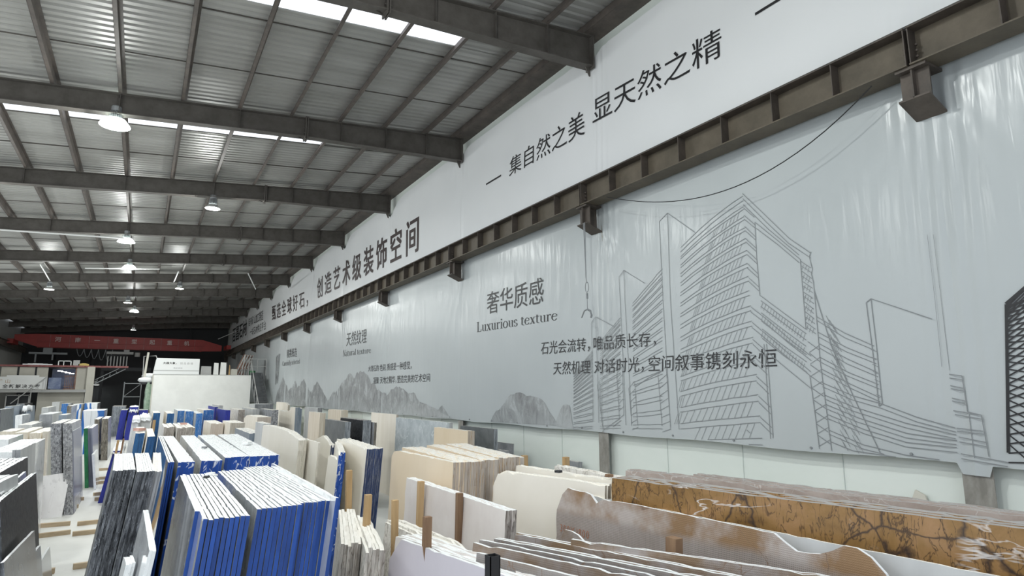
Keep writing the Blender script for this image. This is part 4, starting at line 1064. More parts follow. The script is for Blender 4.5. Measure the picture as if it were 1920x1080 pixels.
([(8.26,2.76),(7.94,2.90),(7.64,3.00)],0.0099),
([(9.13,1.99),(8.68,2.21)],0.0099),
([(9.11,1.94),(8.64,2.18)],0.0099),
([(6.06,1.89),(5.96,2.15),(5.91,2.11),(5.99,1.90)],0.0099),
([(5.58,2.05),(5.54,1.94),(5.33,1.93)],0.0099)]
TOWER = [([(2.73,3.54),(2.90,1.90)],0.028),([(2.73,3.54),(2.57,3.67),(2.25,3.94)],0.04),([(2.74,3.51),(2.25,3.96)],0.014),([(2.74,3.51),(2.28,3.66)],0.014),([(2.74,3.50),(2.25,3.95)],0.014),([(2.74,3.50),(2.29,3.64)],0.014),([(2.74,3.47),(2.25,3.92)],0.014),([(2.74,3.47),(2.29,3.61)],0.014),([(2.74,3.44),(2.26,3.88)],0.014),([(2.74,3.44),(2.30,3.57)],0.014),([(2.75,3.41),(2.26,3.83)],0.014),([(2.75,3.41),(2.30,3.51)],0.014),([(2.75,3.36),(2.27,3.78)],0.014),([(2.75,3.36),(2.31,3.46)],0.014),([(2.76,3.32),(2.28,3.72)],0.014),([(2.76,3.32),(2.32,3.39)],0.014),([(2.76,3.27),(2.29,3.65)],0.014),([(2.76,3.27),(2.33,3.32)],0.014),([(2.77,3.21),(2.29,3.58)],0.014),([(2.77,3.21),(2.33,3.25)],0.014),([(2.77,3.16),(2.30,3.51)],0.014),([(2.77,3.16),(2.34,3.17)],0.014),([(2.78,3.10),(2.31,3.43)],0.014),([(2.78,3.10),(2.35,3.08)],0.014),([(2.79,3.03),(2.32,3.35)],0.014),([(2.79,3.03),(2.36,2.99)],0.014),([(2.79,2.97),(2.33,3.27)],0.014),([(2.79,2.97),(2.38,2.90)],0.014),([(2.80,2.90),(2.34,3.18)],0.014),([(2.80,2.90),(2.39,2.80)],0.014),([(2.81,2.82),(2.35,3.09)],0.014),([(2.81,2.82),(2.40,2.70)],0.014),([(2.81,2.75),(2.36,2.99)],0.014),([(2.81,2.75),(2.41,2.60)],0.014),([(2.82,2.67),(2.38,2.89)],0.014),([(2.82,2.67),(2.42,2.49)],0.014),([(2.83,2.60),(2.39,2.79)],0.014),([(2.83,2.60),(2.44,2.38)],0.014),([(2.84,2.51),(2.40,2.69)],0.014),([(2.84,2.51),(2.45,2.27)],0.014),([(2.85,2.43),(2.41,2.58)],0.014),([(2.85,2.43),(2.46,2.16)],0.014),([(2.85,2.35),(2.43,2.48)],0.014),([(2.85,2.35),(2.48,2.04)],0.014),([(2.86,2.26),(2.44,2.36)],0.014),([(2.86,2.26),(2.49,1.92)],0.014),([(2.87,2.17),(2.45,2.25)],0.014),([(2.87,2.17),(2.51,1.79)],0.014),([(2.88,2.08),(2.47,2.14)],0.014),([(2.88,2.08),(2.52,1.67)],0.014),([(2.89,1.99),(2.48,2.02)],0.014),([(2.89,1.99),(2.54,1.54)],0.014),([(2.90,1.89),(2.49,1.90)],0.014),([(2.90,1.89),(2.55,1.41)],0.014)]
MOUNTAINS = [(0.62,[(41.94,2.12),(41.40,2.69),(40.48,3.11),(39.80,3.68),(38.66,3.09),(37.93,2.69),(36.97,3.02),(36.21,3.36),(35.40,2.89),(34.91,3.06),(34.10,3.44),(33.24,2.93),(32.36,2.69),(31.64,3.02),(31.02,3.17),(30.32,2.81),(29.46,2.51),(28.23,1.91),(30.33,1.81),(35.02,1.92),(41.87,1.92)]),
(0.45,[(30.32,1.76),(29.23,2.27),(28.17,2.61),(27.32,2.80),(26.77,3.11),(26.06,3.19),(25.55,3.47),(25.00,3.26),(24.51,3.42),(23.62,3.46),(23.20,3.30),(22.73,3.05),(22.15,2.82),(21.44,2.68),(20.98,2.55),(20.36,2.81),(19.75,2.85),(19.25,2.73),(18.69,2.66),(18.15,2.47),(17.47,2.25),(16.98,1.96),(22.42,1.85),(30.32,1.76)]),
(0.55,[(16.90,1.90),(16.61,2.21),(16.35,2.30),(16.09,2.16),(15.73,1.90),(16.90,1.90)]),
(0.5,[(13.37,1.96),(13.11,2.24),(12.86,2.39),(12.58,2.62),(12.36,2.69),(12.13,2.76),(11.85,2.66),(11.54,2.60),(11.29,2.64),(11.09,2.46),(10.85,2.27),(10.62,2.00),(13.37,1.96)]),
(0.62,[(13.48,1.97),(13.16,2.29),(12.93,2.36),(12.71,2.34),(12.51,2.23),(12.32,1.99),(13.48,1.97)]),
(0.25,[(10.74,2.00),(10.50,2.39),(10.31,2.45),(10.10,2.44),(10.08,1.94),(10.74,2.00)]),
(0.25,[(20.18,1.92),(18.77,2.40),(17.88,2.33),(16.99,2.22),(15.60,1.97),(20.18,1.92)]),
(0.85,[(42.26,3.13),(42.49,4.98),(41.07,5.08),(41.15,4.18),(41.39,3.25)]),
(0.8,[(46.77,3.25),(46.94,4.90),(46.27,4.87),(45.84,3.09)])]
# ---------------------------------------------------------------- large structure
BAY, Y0, NB = 6.01, 3.19, 12
YJ = [Y0 + BAY*i for i in range(-1, NB)]        # column / joint lines
XB = 7.40                                        # face of the banner wall
YE = 72.0
def roofz(x): return 9.235 + .0885*(x-.3)        # underside of the purlins
o = MB().box(-30, 7.9, -12, 80, -.2, 0).build('floor', M['floor']); struct(o)
# corrugated roof sheets with ribs running down the slope, skylight strips left open
def sheet(name, ya, yb, x0, x1, m):
    b = MB(); y = ya; prof = []
    while y < yb-.01:
        prof += [(y, 0), (y+.105, 0), (y+.135, .032), (y+.175, .032)]; y += .205
    prof.append((yb, 0))
    xs = [x0, x1]; n = len(prof)
    vs = [(x, p, roofz(x)+.20+q) for x in xs for p, q in prof]
    b.add(vs, [[i, i+1, n+i+1, n+i] for i in range(n-1)])
    return b.build(name, m)
SKY = [(9.35, 10.85, -2.1, 5.1), (15.75, 17.35, -4.5, 3.9)]
edges = [-3.0]; 
y = -3.0
strips = []
for (a, b_, xa, xb) in SKY:
    strips.append((y, a, -9.6, 7.9)); strips.append((a, b_, -9.6, xa)); strips.append((a, b_, xb, 7.9)); y = b_
strips.append((y, YE, -9.6, 7.9))
root = bpy.data.objects.new('ceiling', None); COL.objects.link(root); root['kind'] = 'structure'
for (a, b_, xa, xb) in strips:
    o = sheet('ceiling_sheet', a, b_, xa, xb, M['roof']); o.parent = root
lap = MB()
for i in range(len(YJ)):
    for f in (.36, .72):
        yy = YJ[i]+BAY*f
        lap.hexa([(-9.6,yy,roofz(-9.6)+.185),(7.7,yy,roofz(7.7)+.185),(7.7,yy+.03,roofz(7.7)+.185),(-9.6,yy+.03,roofz(-9.6)+.185),
                  (-9.6,yy,roofz(-9.6)+.21),(7.7,yy,roofz(7.7)+.21),(7.7,yy+.03,roofz(7.7)+.21),(-9.6,yy+.03,roofz(-9.6)+.21)])
o = lap.build('ceiling_lap_seams', M['steel']); o.parent = root
for k, (a, b_, xa, xb) in enumerate(SKY):
    o = sheet('skylight_panel', a, b_, xa, xb, M['sky'])
    tag(o, ['white translucent skylight strip beyond the nearest rafter', 'white translucent skylight strip beyond the second rafter'][k], 'skylight')
# walls
b = MB().box(XB+.16, XB+.4, -3, YE, 0, 10.4); struct(b.build('wall_right', M['panel']))
b = MB().box(-14, 8, YE, YE+.3, 0, 11); wall_end = struct(b.build('wall_back', M['dark']))
for x in (-7, -4.2, .6, 4): MB().box(x-.12, x+.12, YE-.25, YE, 0, 9.5).build('trim_post', M['dark'], wall_end)
b = MB().box(-10, -9.7, 40, YE, 0, 9.6); struct(b.build('wall_left', M['leftwall']))
tr = MB()
for yy in [YJ[0]+BAY*i/4 for i in range(0, 49)]: tr.box(XB+.148, XB+.16, yy-.004, yy+.004, 0, 2.2)
struct(tr.build('trim_1', M['seam']))
# ---------------------------------------------------------------- steel columns behind the banners
ORD = ['first','second','third','fourth','fifth','sixth','seventh','eighth','ninth','tenth','eleventh','twelfth','thirteenth','fourteenth','fifteenth']
for i, yj in enumerate(YJ[1:4], 0):
    t_ = empty('steel_column', (XB, yj, 0), ORD[i] + ' grimy steel column from camera, below the wall banner', 'column', 'wall columns')
    w2 = .14
    b = MB().box(.03, .045, -w2, w2, 0, 9.2).build('flange', M['column'], t_)
    b = MB().box(.045, .15, -.008, .008, 0, 9.2).build('web', M['column'], t_)
# ---------------------------------------------------------------- rafters
def rafter(i, yj):
    t_ = empty('roof_rafter', (0, yj, 0), ORD[i] + ' tapered steel rafter from camera under the corrugated roof', 'rafter', 'roof rafters')
    zt = roofz
    def zb(x): return (9.0 + .047*(x-3.05)) if x > 3.05 else (9.0 + .083*(x-3.05))
    xs = [-9.6, 3.05, 7.35]
    web = MB(); tf = MB(); bf = MB()
    for a, c in zip(xs[:-1], xs[1:]):
        web.hexa([(a,-.008,zb(a)),(c,-.008,zb(c)),(c,.008,zb(c)),(a,.008,zb(a)),(a,-.008,zt(a)),(c,-.008,zt(c)),(c,.008,zt(c)),(a,.008,zt(a))])
        tf.hexa([(a,-.11,zt(a)-.02),(c,-.11,zt(c)-.02),(c,.11,zt(c)-.02),(a,.11,zt(a)-.02),(a,-.11,zt(a)),(c,-.11,zt(c)),(c,.11,zt(c)),(a,.11,zt(a))])
        bf.hexa([(a,-.11,zb(a)-.02),(c,-.11,zb(c)-.02),(c,.11,zb(c)-.02),(a,.11,zb(a)-.02),(a,-.11,zb(a)),(c,-.11,zb(c)),(c,.11,zb(c)),(a,.11,zb(a))])
    web.build('web', M['steel'], t_); tf.build('top_flange', M['steel'], t_); bf.build('bottom_flange', M['steel'], t_)
    sp = MB().box(3.0, 3.03, -.13, .13, zb(3.05)-.08, zt(3.05)+.02).box(3.045, 3.075, -.13, .13, zb(3.05)-.08, zt(3.05)+.02)
    for s_ in (-1, 1):
        sp.add([(2.85,-.006,zb(2.85)-.02),(3.0,-.006,zb(3)-.08),(3.0,.006,zb(3)-.08),(2.85,.006,zb(2.85)-.02),(2.9,0,zb(2.9))], [[0,1,2,3],[0,1,4],[2,3,4]])
    for zz in (.08, .2, .34): sp.tube([(2.97,-.08,zb(3.05)+zz),(3.1,-.08,zb(3.05)+zz)], .014, 6)
    sp.build('splice_plate', M['steel'], t_)
    for x in (-5.7, -3.3, -.9, 1.5, 3.9, 5.1, 6.25):
        MB().box(x-.005, x+.005, -.1, .1, zb(x), zt(x)-.02).build('stiffener', M['steel'], t_)
    MB().box(7.33, 7.36, -.13, .13, zb(7.35)-.06, zt(7.35)+.03).build('end_plate', M['steel'], t_)
    MB().hexa([(7.22,-.01,zb(7.3)-.02),(7.34,-.01,zb(7.3)-.02),(7.34,.01,zb(7.3)-.02),(7.22,.01,zb(7.3)-.02),(7.31,-.01,zb(7.3)-.2),(7.34,-.01,zb(7.3)-.2),(7.34,.01,zb(7.3)-.2),(7.31,.01,zb(7.3)-.2)]).build('seat_gusset', M['steel'], t_)
for i, yj in enumerate(YJ[2:]): rafter(i, yj)
# ---------------------------------------------------------------- purlins
PX = [7.2] + [6.27-1.19*k for k in range(14)]
for k, x in enumerate(PX):
    z = roofz(x)
    b = MB()
    b.box(x-.008, x, -2.5, YE-.3, z+.01, z+.19).box(x-.07, x, -2.5, YE-.3, z+.002, z+.012).box(x-.008, x+.06, -2.5, YE-.3, z+.187, z+.197).box(x-.072, x-.066, -2.5, YE-.3, z+.002, z+.03)
    if k == 0: b.box(x-.05, XB+.16, -2.5, YE-.3, z+.0, z+.19)
    o = b.build('roof_purlin', M['purlin'])
    tag(o, ORD[k] + ' steel roof purlin counted from the banner wall', 'purlin', 'roof purlins')
sagrod = MB()
# ---------------------------------------------------------------- crane runway along the wall
ZB, ZT = 6.235, 6.69
for i in range(-1, NB-1):
    ya, yb = Y0+BAY*i, Y0+BAY*(i+1)
    nm = 'girder span nearest the camera' if i < 0 else ORD[i+1] + ' girder span from camera'
    t_ = empty('crane_girder', (0, ya, 0), 'rusty brown crane runway ' + nm, 'girder', 'crane runway girders')
    L = BAY-.03
    MB().box(7.165, 7.181, .015, L+.015, ZB+.015, ZT-.015).build('web', M['girder'], t_)
    MB().box(7.0, 7.33, .015, L+.015, ZB, ZB+.017).build('bottom_flange', M['girder'], t_)
    MB().box(7.0, 7.33, .015, L+.015, ZT-.017, ZT).build('top_flange', M['girder_dark'], t_)
    for k in range(8):
        yy = .025 + (L-.02)*k/7
        MB().box(7.01, 7.165, yy-.006, yy+.006, ZB+.017, ZT-.017).build('stiffener', M['girder_dark'], t_)
    bl = MB()
    for zz in (.1, .17, .24): bl.lathe([(0,0),(.016,0),(.016,.02),(0,.02)], (7.1, .06, ZB+zz), 6); bl.lathe([(0,0),(.016,0),(.016,.02),(0,.02)], (7.1, L-.03, ZB+zz), 6)
    bl.build('bolts', M['girder_dark'], t_)
o = MB().box(7.12, 7.2, -2.8, YE-4, ZT, ZT+.025).box(7.15, 7.17, -2.8, YE-4, ZT+.025, ZT+.06).box(7.135, 7.185, -2.8, YE-4, ZT+.06, ZT+.085).build('crane_rail', M['rail'])
tag(o, 'black crane rail running on top of the brown wall girders', 'rail')
for i, yj in enumerate(YJ[1:]):
    t_ = empty('crane_bracket', (0, yj, 0), ORD[i] + ' dark steel bracket from camera under the runway girder', 'bracket', 'crane brackets')
    MB().hexa([(7.05,-.16,5.86),(7.4,-.16,5.72),(7.4,.16,5.72),(7.05,.16,5.86),(7.05,-.16,5.88),(7.4,-.16,5.74),(7.4,.16,5.74),(7.05,.16,5.88)]).build('bottom_plate', M['girder_dark'], t_)
    MB().hexa([(7.05,-.008,5.87),(7.4,-.008,5.73),(7.4,.008,5.73),(7.05,.008,5.87),(7.05,-.008,6.22),(7.4,-.008,6.22),(7.4,.008,6.22),(7.05,.008,6.22)]).build('web', M['girder_dark'], t_)
    MB().box(7.03, 7.4, -.16, .16, 6.2, 6.233).build('seat_plate', M['girder_dark'], t_)
    MB().hexa([(7.12,-.15,5.85),(7.14,-.15,5.85),(7.14,.15,5.85),(7.12,.15,5.85),(7.12,-.15,6.2),(7.14,-.15,6.2),(7.14,.15,6.2),(7.12,.15,6.2)]).build('stiffener', M['girder_dark'], t_)
# left runway girder and rail
t_ = empty('crane_girder', (-9.2, 0, 0), 'dark far runway girder at the left edge carrying the red crane', 'girder')
MB().box(-.16, .16, 40, YE-2, 6.2, 6.22).box(-.008, .008, 40, YE-2, 6.2, 6.68).box(-.16, .16, 40, YE-2, 6.66, 6.68).build('beam', M['girder_dark'], t_)
MB().box(-.03, .03, 40, YE-2, 6.68, 6.74).build('rail', M['midgrey'], t_)
# ---------------------------------------------------------------- banners
def wrinkle(y, z, row):
    d = 0
    for yj in YJ:
        q = abs(y-yj)
        if q < 1.6:
            e = math.exp(-(q/.38)**2); d += .022*e*(.5+.5*math.sin(y*38+z*1.5)) 
            if row == 'L': d += (.035 if yj > 8 else .012)*math.exp(-(q/.9)**2)*max(0, (z-3.6)/2.6)*(.5+.5*math.sin(9*math.atan2(y-yj, 6.4-z)*3))
            else: d += .02*math.exp(-(q/1.0)**2)*max(0, (z-7.4)/2)*(.5+.5*math.sin(8*math.atan2(y-yj, 10.4-z)*3))
    d += .03*(.5+.5*noise.noise((y*.55, z*.4, 3.1 if row == 'L' else 8.2)))
    return d
def soft(y, z, row): return .03*(.5+.5*noise.noise((y*.55, z*.4, 3.1 if row == 'L' else 8.2)))
def zrange(y, row):
    if row == 'L':
        zb = 1.935 + .012*math.sin(y*2.1)
        return zb, 6.5
    m_ = min(abs(y-yj) for yj in YJ)
    return 6.45, 9.53 - .12*math.exp(-(m_/.25)**2) - (0 if y < 18 else .35*math.exp(-(m_/.7)**2))
BANNERS = {}
for row in ('U', 'L'):
    for i in range(-1, NB-1):
        ya, yb = Y0+BAY*i, Y0+BAY*(i+1)
        ny = 150 if i < 1 else 60 if i < 4 else 30; nz = 40 if i < 4 else 20
        vs = []; fs = []
        for a in range(ny+1):
            y = ya+(yb-ya)*a/ny; zl, zh = zrange(min(max(y, ya+.01), yb-.01), row)
            if row == 'L' and min(abs(y-YJ[1]), 9) < .16: zl -= .11
            for c in range(nz+1):
                z = zl+(zh-zl)*c/nz; vs.append((XB - .02 + wrinkle(y, z, row)*.9, y, z))
        for a in range(ny):
            for c in range(nz):
                k = a*(nz+1)+c; fs.append([k, k+1, k+nz+2, k+nz+1])
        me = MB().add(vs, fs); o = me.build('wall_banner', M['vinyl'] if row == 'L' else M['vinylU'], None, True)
        w_ = 'upper' if row == 'U' else 'lower'
        side = 'above' if row == 'U' else 'below'
        tag(o, '%s glossy white vinyl banner %s the runway girder, counted from camera' % (ORD[i+1], side), 'banner', w_+' wall banners')
        BANNERS[(row, i)] = o
def surf(y, z, row, off=None): return (XB - .02 + (soft(y, z, row)*.9 - .008 if off is None else wrinkle(y, z, row)*.9 - off), y, z)
def bay_of(y): return min(max(int(math.floor((y-Y0)/BAY)), -1), NB-2)
# eyelet screws along the lower hem
for i in range(-1, 4):
    b = MB()
    for k in range(5):
        y = Y0+BAY*(i+(k+.5)/5); zl, _ = zrange(y, 'L'); p = surf(y, zl+.05, 'L', .004)
        b.tube([p, (p[0]-.012, p[1], p[2])], .016, 8)
    b.build('eyelet', M['greyink'], BANNERS[('L', i)])
# ---- lettering
DG = None
def glyph_mesh(s_, offset=0.0, shear=0.0):
    cu = bpy.data.curves.new('g', 'FONT'); cu.body = s_; cu.offset = offset; cu.shear = shear; cu.resolution_u = 3
    ob = bpy.data.objects.new('g', cu); COL.objects.link(ob)
    bpy.context.view_layer.update()
    ev = ob.evaluated_get(bpy.context.evaluated_depsgraph_get()); me = ev.to_mesh()
    vs = [tuple(v.co) for v in me.vertices]; fs = [list(p.vertices) for p in me.polygons]
    ev.to_mesh_clear(); bpy.data.objects.remove(ob); bpy.data.curves.remove(cu)
    return vs, fs
WIDE = lambda ch: ord(ch) > 0x2e80
def text_cells(s_, offset):
    """normalised glyph outlines, x running 0..1 over the ink of the whole string and y 0..1"""
    x = 0; out = []
    if WIDE(s_[0]):
        for ch in s_:
            if ch == ' ': x += .32; continue
            vs, fs = glyph_mesh(ch, offset); out.append(([(vx+x, vy) for vx, vy, _ in vs], fs)); x += 1.0 if ch not in '，' else .62
        lo, hi = -.09, .87
    else:
        for ch in s_:
            vs, fs = serif_text(ch)
            if vs: out.append(([(a+x, c) for a, c in vs], fs))
            x += GL(ch)[1]
        lo, hi = -.22, .76
    x0 = min(v[0] for g in out for v in g[0]); x1 = max(v[0] for g in out for v in g[0])
    return [([((vx-x0)/(x1-x0), (vy-lo)/(hi-lo)) for vx, vy in g[0]], g[1]) for g in out]
# a small old-style serif alphabet drawn with strokes (stems, bowls, serifs)
def arc(cx, cy, rx, ry, a0, a1, w0, w1, n=14):
    """stroke along an ellipse, thick at the sides (w0) and thin at top and bottom (w1)"""
    vs = []; fs = []
    for i in range(n+1):
        a = R(a0+(a1-a0)*i/n); w = w1+(w0-w1)*abs(math.cos(a))
        vs += [(cx+(rx-w/2)*math.cos(a), cy+(ry-w1/2)*math.sin(a)), (cx+(rx+w/2)*math.cos(a), cy+(ry+w1/2)*math.sin(a))]
    for i in range(n): fs.append([2*i, 2*i+1, 2*i+3, 2*i+2])
    return vs, fs
def rect(x0, y0, x1, y1): return [(x0,y0),(x1,y0),(x1,y1),(x0,y1)], [[0,1,2,3]]
def quad(*p): return list(p), [[0,1,2,3]]
T_, H_, X_ = .085, .032, .47      # stem, hairline, x-height
def GL(ch):
    st = lambda x, y0, y1, w=T_: rect(x-w/2, y0, x+w/2, y1)
    sf = lambda x, y, w=.2: rect(x-w/2, y, x+w/2, y+H_)
    G = {
    'L': ([st(.16,0,.7), sf(.16,.67,.26), rect(.03,0,.5,H_), quad((.46,0),(.5,0),(.53,.18),(.49,.18))], .56),
    'N': ([st(.13,0,.7,.04), st(.56,0,.7,.04), quad((.08,.7),(.18,.7),(.58,0),(.5,0)), sf(.13,0,.2), sf(.56,.67,.2), sf(.1,.67,.14)], .7),
    'C': ([arc(.34,.35,.27,.35,45,315,.1,H_), quad((.5,.5),(.55,.5),(.55,.68),(.52,.68)), quad((.53,.08),(.56,.12),(.56,.2),(.53,.2))], .62),
    'u': ([st(.13,.1,X_), arc(.24,.13,.11,.12,180,300,T_,H_), st(.4,0,X_), sf(.08,X_-H_,.1), sf(.35,X_-H_,.1), sf(.45,0,.1)], .52),
    'x': ([quad((.05,X_),(.16,X_),(.42,0),(.31,0)), quad((.36,X_),(.4,X_),(.1,0),(.06,0)), sf(.1,X_-H_,.17), sf(.37,X_-H_,.15), sf(.08,0,.15), sf(.37,0,.17)], .47),
    'r': ([st(.13,0,X_), sf(.13,0,.2), sf(.08,X_-H_,.1), arc(.28,.33,.12,.13,60,170,T_*.5,H_), rect(.3,.38,.37,.47)], .4),
    'i': ([st(.12,0,X_), sf(.12,0,.2), sf(.08,X_-H_,.1), rect(.07,.58,.17,.68)], .25),
    'o': ([arc(.25,.235,.19,.235,0,360,.09,H_,24)], .5),
    's': ([arc(.18,.345,.11,.12,30,270,T_,H_), arc(.19,.12,.12,.115,-150,90,T_,H_), rect(.26,.36,.3,.47), rect(.06,0,.1,.12)], .38),
    't': ([st(.14,.08,.58), arc(.25,.1,.11,.1,180,310,T_,H_), rect(.03,X_-H_,.3,X_)], .34),
    'e': ([arc(.24,.235,.18,.235,20,330,.09,H_,20), rect(.1,.26,.41,.26+H_)], .46),
    'a': ([arc(.2,.12,.13,.12,0,360,T_,H_,18), st(.34,.02,.34), arc(.22,.33,.12,.13,0,160,T_,H_), sf(.4,0,.1)], .47),
    'l': ([st(.12,0,.72), sf(.12,0,.2), sf(.08,.69,.1)], .25),
    'f': ([st(.14,0,.56), arc(.26,.56,.12,.14,40,180,T_,H_), sf(.14,0,.2), rect(.03,X_-H_,.28,X_)], .32),
    'y': ([quad((.05,X_),(.15,X_),(.28,.02),(.22,.02)), quad((.38,X_),(.42,X_),(.2,-.18),(.15,-.18)), sf(.1,X_-H_,.17), sf(.39,X_-H_,.15), rect(.06,-.2,.18,-.13)], .46),
    'c': ([arc(.24,.235,.18,.235,50,315,.09,H_,18), rect(.32,.35,.39,.42)], .44),
    'd': ([arc(.22,.235,.17,.235,0,360,.085,H_,20), st(.39,0,.72), sf(.35,.69,.1), sf(.44,0,.1)], .52),
    ' ': ([], .24)}
    return G[ch]
def serif_text(s_):
    x = 0; V = []; F_ = []
    for ch in s_:
        parts, adv = GL(ch)
        for vs, fs in parts:
            b_ = len(V); V += [(a+x, c) for a, c in vs]; F_ += [[k+b_ for k in f] for f in fs]
        x += adv
    return V, F_
def place_text(row, s_, q, style):
    bold = {'reg': 0, 'thin': 0, 'bold': .03, 'brush': .02, 'serif': 0}[style]
    bl, tl, br, tr_ = q; lines = {}
    m = M['brownink'] if style == 'brush' else M['ink']
    for vs, fs in text_cells(s_, 0):
        b = MB()
        um = (min(v[0] for v in vs)+max(v[0] for v in vs))/2; n = max(1, len(s_))
        for dx, dy in ([(0,0)] if not bold else [(-1,-.6),(1,-.6),(-1,.6),(1,.6),(0,0)]):
            P = []
            for u, v in vs:
                if style == 'brush': u = um+(u-um)*.82
                u += dx*bold/n; v += dy*bold
                y = (bl[0]*(1-v)+tl[0]*v)*(1-u) + (br[0]*(1-v)+tr_[0]*v)*u
                z = (bl[1]*(1-v)+tl[1]*v)*(1-u) + (br[1]*(1-v)+tr_[1]*v)*u
                P.append(surf(y, z, row))
            b.add(P, fs)
        bay = bay_of(sum(p[1] for p in P)/len(P))
        if bay not in lines:
            lines[bay] = bpy.data.objects.new('text_line', None); COL.objects.link(lines[bay]); lines[bay].parent = BANNERS[(row, bay)]
        b.build('printed_letter' if style == 'serif' else 'printed_character', m, lines[bay])
for row, s_, q, st_ in TEXT: place_text(row, s_, q, st_)
def ribbons(row, lines, m, name, step=.18):
    acc = {}
    for pts, w in lines:
        for (y0, z0), (y1, z1) in zip(pts[:-1], pts[1:]):
            L = math.hypot(y1-y0, z1-z0)
            if L < 1e-4: continue
            n = max(1, int(L/step)); ny, nz = -(z1-z0)/L*w/2, (y1-y0)/L*w/2
            for k in range(n):
                a, c = k/n, (k+1)/n
                ya, za, yc, zc = y0+(y1-y0)*a, z0+(z1-z0)*a, y0+(y1-y0)*c, z0+(z1-z0)*c
                if min(za, zc) < 1.95 and row == 'L': continue
                acc.setdefault(bay_of((ya+yc)/2), MB()).add([surf(ya-ny, za-nz, row), surf(yc-ny, zc-nz, row), surf(yc+ny, zc+nz, row), surf(ya+ny, za+nz, row)], [[0,1,2,3]])
    for bay, b in acc.items():
        if (row, bay) in BANNERS: b.build(name, m, BANNERS[(row, bay)])
ribbons('L', DRAW, M['greyink'], 'line_drawing')
ribbons('L', TOWER, M['ink'], 'tower_drawing')
ribbons('U', [([(13.75,8.08),(12.95,8.08)], .045), ([(5.33,8.2),(4.2,8.2)], .045)], M['ink'], 'dash')
ribbons('U', [([(56.3,8.9),(56.3,7.2)], .05)], M['ink'], 'divider')
def mural(sh, pts, off):
    # clip the silhouette into vertical columns, so it follows the vinyl and breaks at the seams
    ys = [p[0] for p in pts]; y0, y1 = min(ys), max(ys); n = max(6, int((y1-y0)/.14)); acc = {}
    def span(y):
        zs = []
        for (a, za), (c, zc) in zip(pts, pts[1:]+pts[:1]):
            if (a-y)*(c-y) <= 0 and abs(a-c) > 1e-9: zs.append(za+(zc-za)*(y-a)/(c-a))
        if not zs: return None
        return max(min(zs), 1.96), max(max(zs), 1.97)
    jag = lambda y: .16*noise.noise((y*2.3, sh*9, 0)) + .10*noise.noise((y*6, sh*5, 1))
    for k in range(n):
        ya, yc = y0+(y1-y0)*(k+.001)/n, y0+(y1-y0)*(k+.999)/n
        A, C = span(ya), span(yc)
        if not A or not C: continue
        ja = min(1, (A[1]-A[0])*2)*jag(ya); jc = min(1, (C[1]-C[0])*2)*jag(yc)
        N = 5; vs = []
        for j in range(N+1):
            f = j/N; vs += [surf(ya, A[0]+(A[1]+ja-A[0])*f, 'L', off), surf(yc, C[0]+(C[1]+jc-C[0])*f, 'L', off)]
        acc.setdefault(bay_of((ya+yc)/2), MB()).add(vs, [[2*j, 2*j+1, 2*j+3, 2*j+2] for j in range(N)])
    for bay, b in acc.items(): b.build('mountain_print', mountain(sh), BANNERS[('L', bay)], True)
for k, (sh, pts) in enumerate(MOUNTAINS): mural(sh, pts, .003+.0012*k)
# ---------------------------------------------------------------- high bay lamps
def make_lamp():
    t_ = empty('high_bay_lamp', (0,0,0), 'x', 'lamp', 'high bay lamps')
    MB().tube([(0,0,.42),(0,0,.62)], .012, 6).lathe([(0,.62),(.03,.62),(.03,.66),(0,.66)], n=8).build('hanging_rod', M['steel'], t_)
    MB().lathe([(0,.30),(.09,.30),(.10,.33),(.10,.40),(.07,.43),(0,.43)], n=16).build('driver_housing', M['grey'], t_)
    b = MB()
    for k in range(18):
        a = 2*math.pi*k/18; c, s_ = math.cos(a), math.sin(a)
        b.hexa([(c*.04-s_*.004,s_*.04+c*.004,.1),(c*.125-s_*.004,s_*.125+c*.004,.1),(c*.125+s_*.004,s_*.125-c*.004,.1),(c*.04+s_*.004,s_*.04-c*.004,.1),
                (c*.04-s_*.004,s_*.04+c*.004,.3),(c*.11-s_*.004,s_*.11+c*.004,.3),(c*.11+s_*.004,s_*.11-c*.004,.3),(c*.04+s_*.004,s_*.04-c*.004,.3)])
    b.lathe([(0,.1),(.06,.1),(.06,.3),(0,.3)], n=12).build('heat_sink', M['grey'], t_)
    MB().lathe([(.12,.10),(.15,.09),(.20,.02),(.225,-.02),(.22,-.02),(.195,.02),(.145,.085),(.12,.095)], n=24).build('reflector', M['midgrey'], t_, True)
    MB().lathe([(0,-.012),(.1,-.014),(.21,-.006),(.21,0),(0,0)], n=24).build('lens', M['lens'], t_, True)
    b = MB()
    for s_ in (-1,1): b.bar((s_*.13,0,.1),(s_*.13,0,.42),.02,.006)
    b.bar((-.13,0,.43),(.13,0,.43),.02,.01).build('yoke', M['steel'], t_)
    return t_
LAMPS = [(-.95,15.21,8.42,'lit lamp nearest the camera under the second rafter'),(1.5,21.22,8.5,'grey lamp hanging alone under the third rafter'),(-.94,27.23,8.38,'lit lamp under the fourth rafter in the bright row'),
  (-.92,33.24,8.4,'lit lamp under the fifth rafter in the bright row'),(-4.5,39.25,7.98,'grey lamp at far left under the sixth rafter'),(1.42,39.25,8.5,'grey lamp right of the bright row under the sixth rafter'),
  (-1.15,45.26,8.26,'small dark-bodied lamp above the last bright one'),(-.86,51.27,8.38,'last small lit lamp before the red crane'),(-1.0,63.2,8.1,'dim lamp behind the red crane girder lighting a rafter'),
  (-.95,3.19,8.4,'lamp above the camera, added out of view'),(-4.5,9.2,8.05,'lamp above the left aisle near the camera, added out of view'),(1.5,5.0,8.6,'lamp above the foreground slabs, added out of view'),(-4.5,21.2,8.05,'lamp above the left stacks, added out of view'),(-6.5,33.2,7.9,'lamp above the far left stacks, added out of view')]  # lamps on this line hang out of view, added as extra light
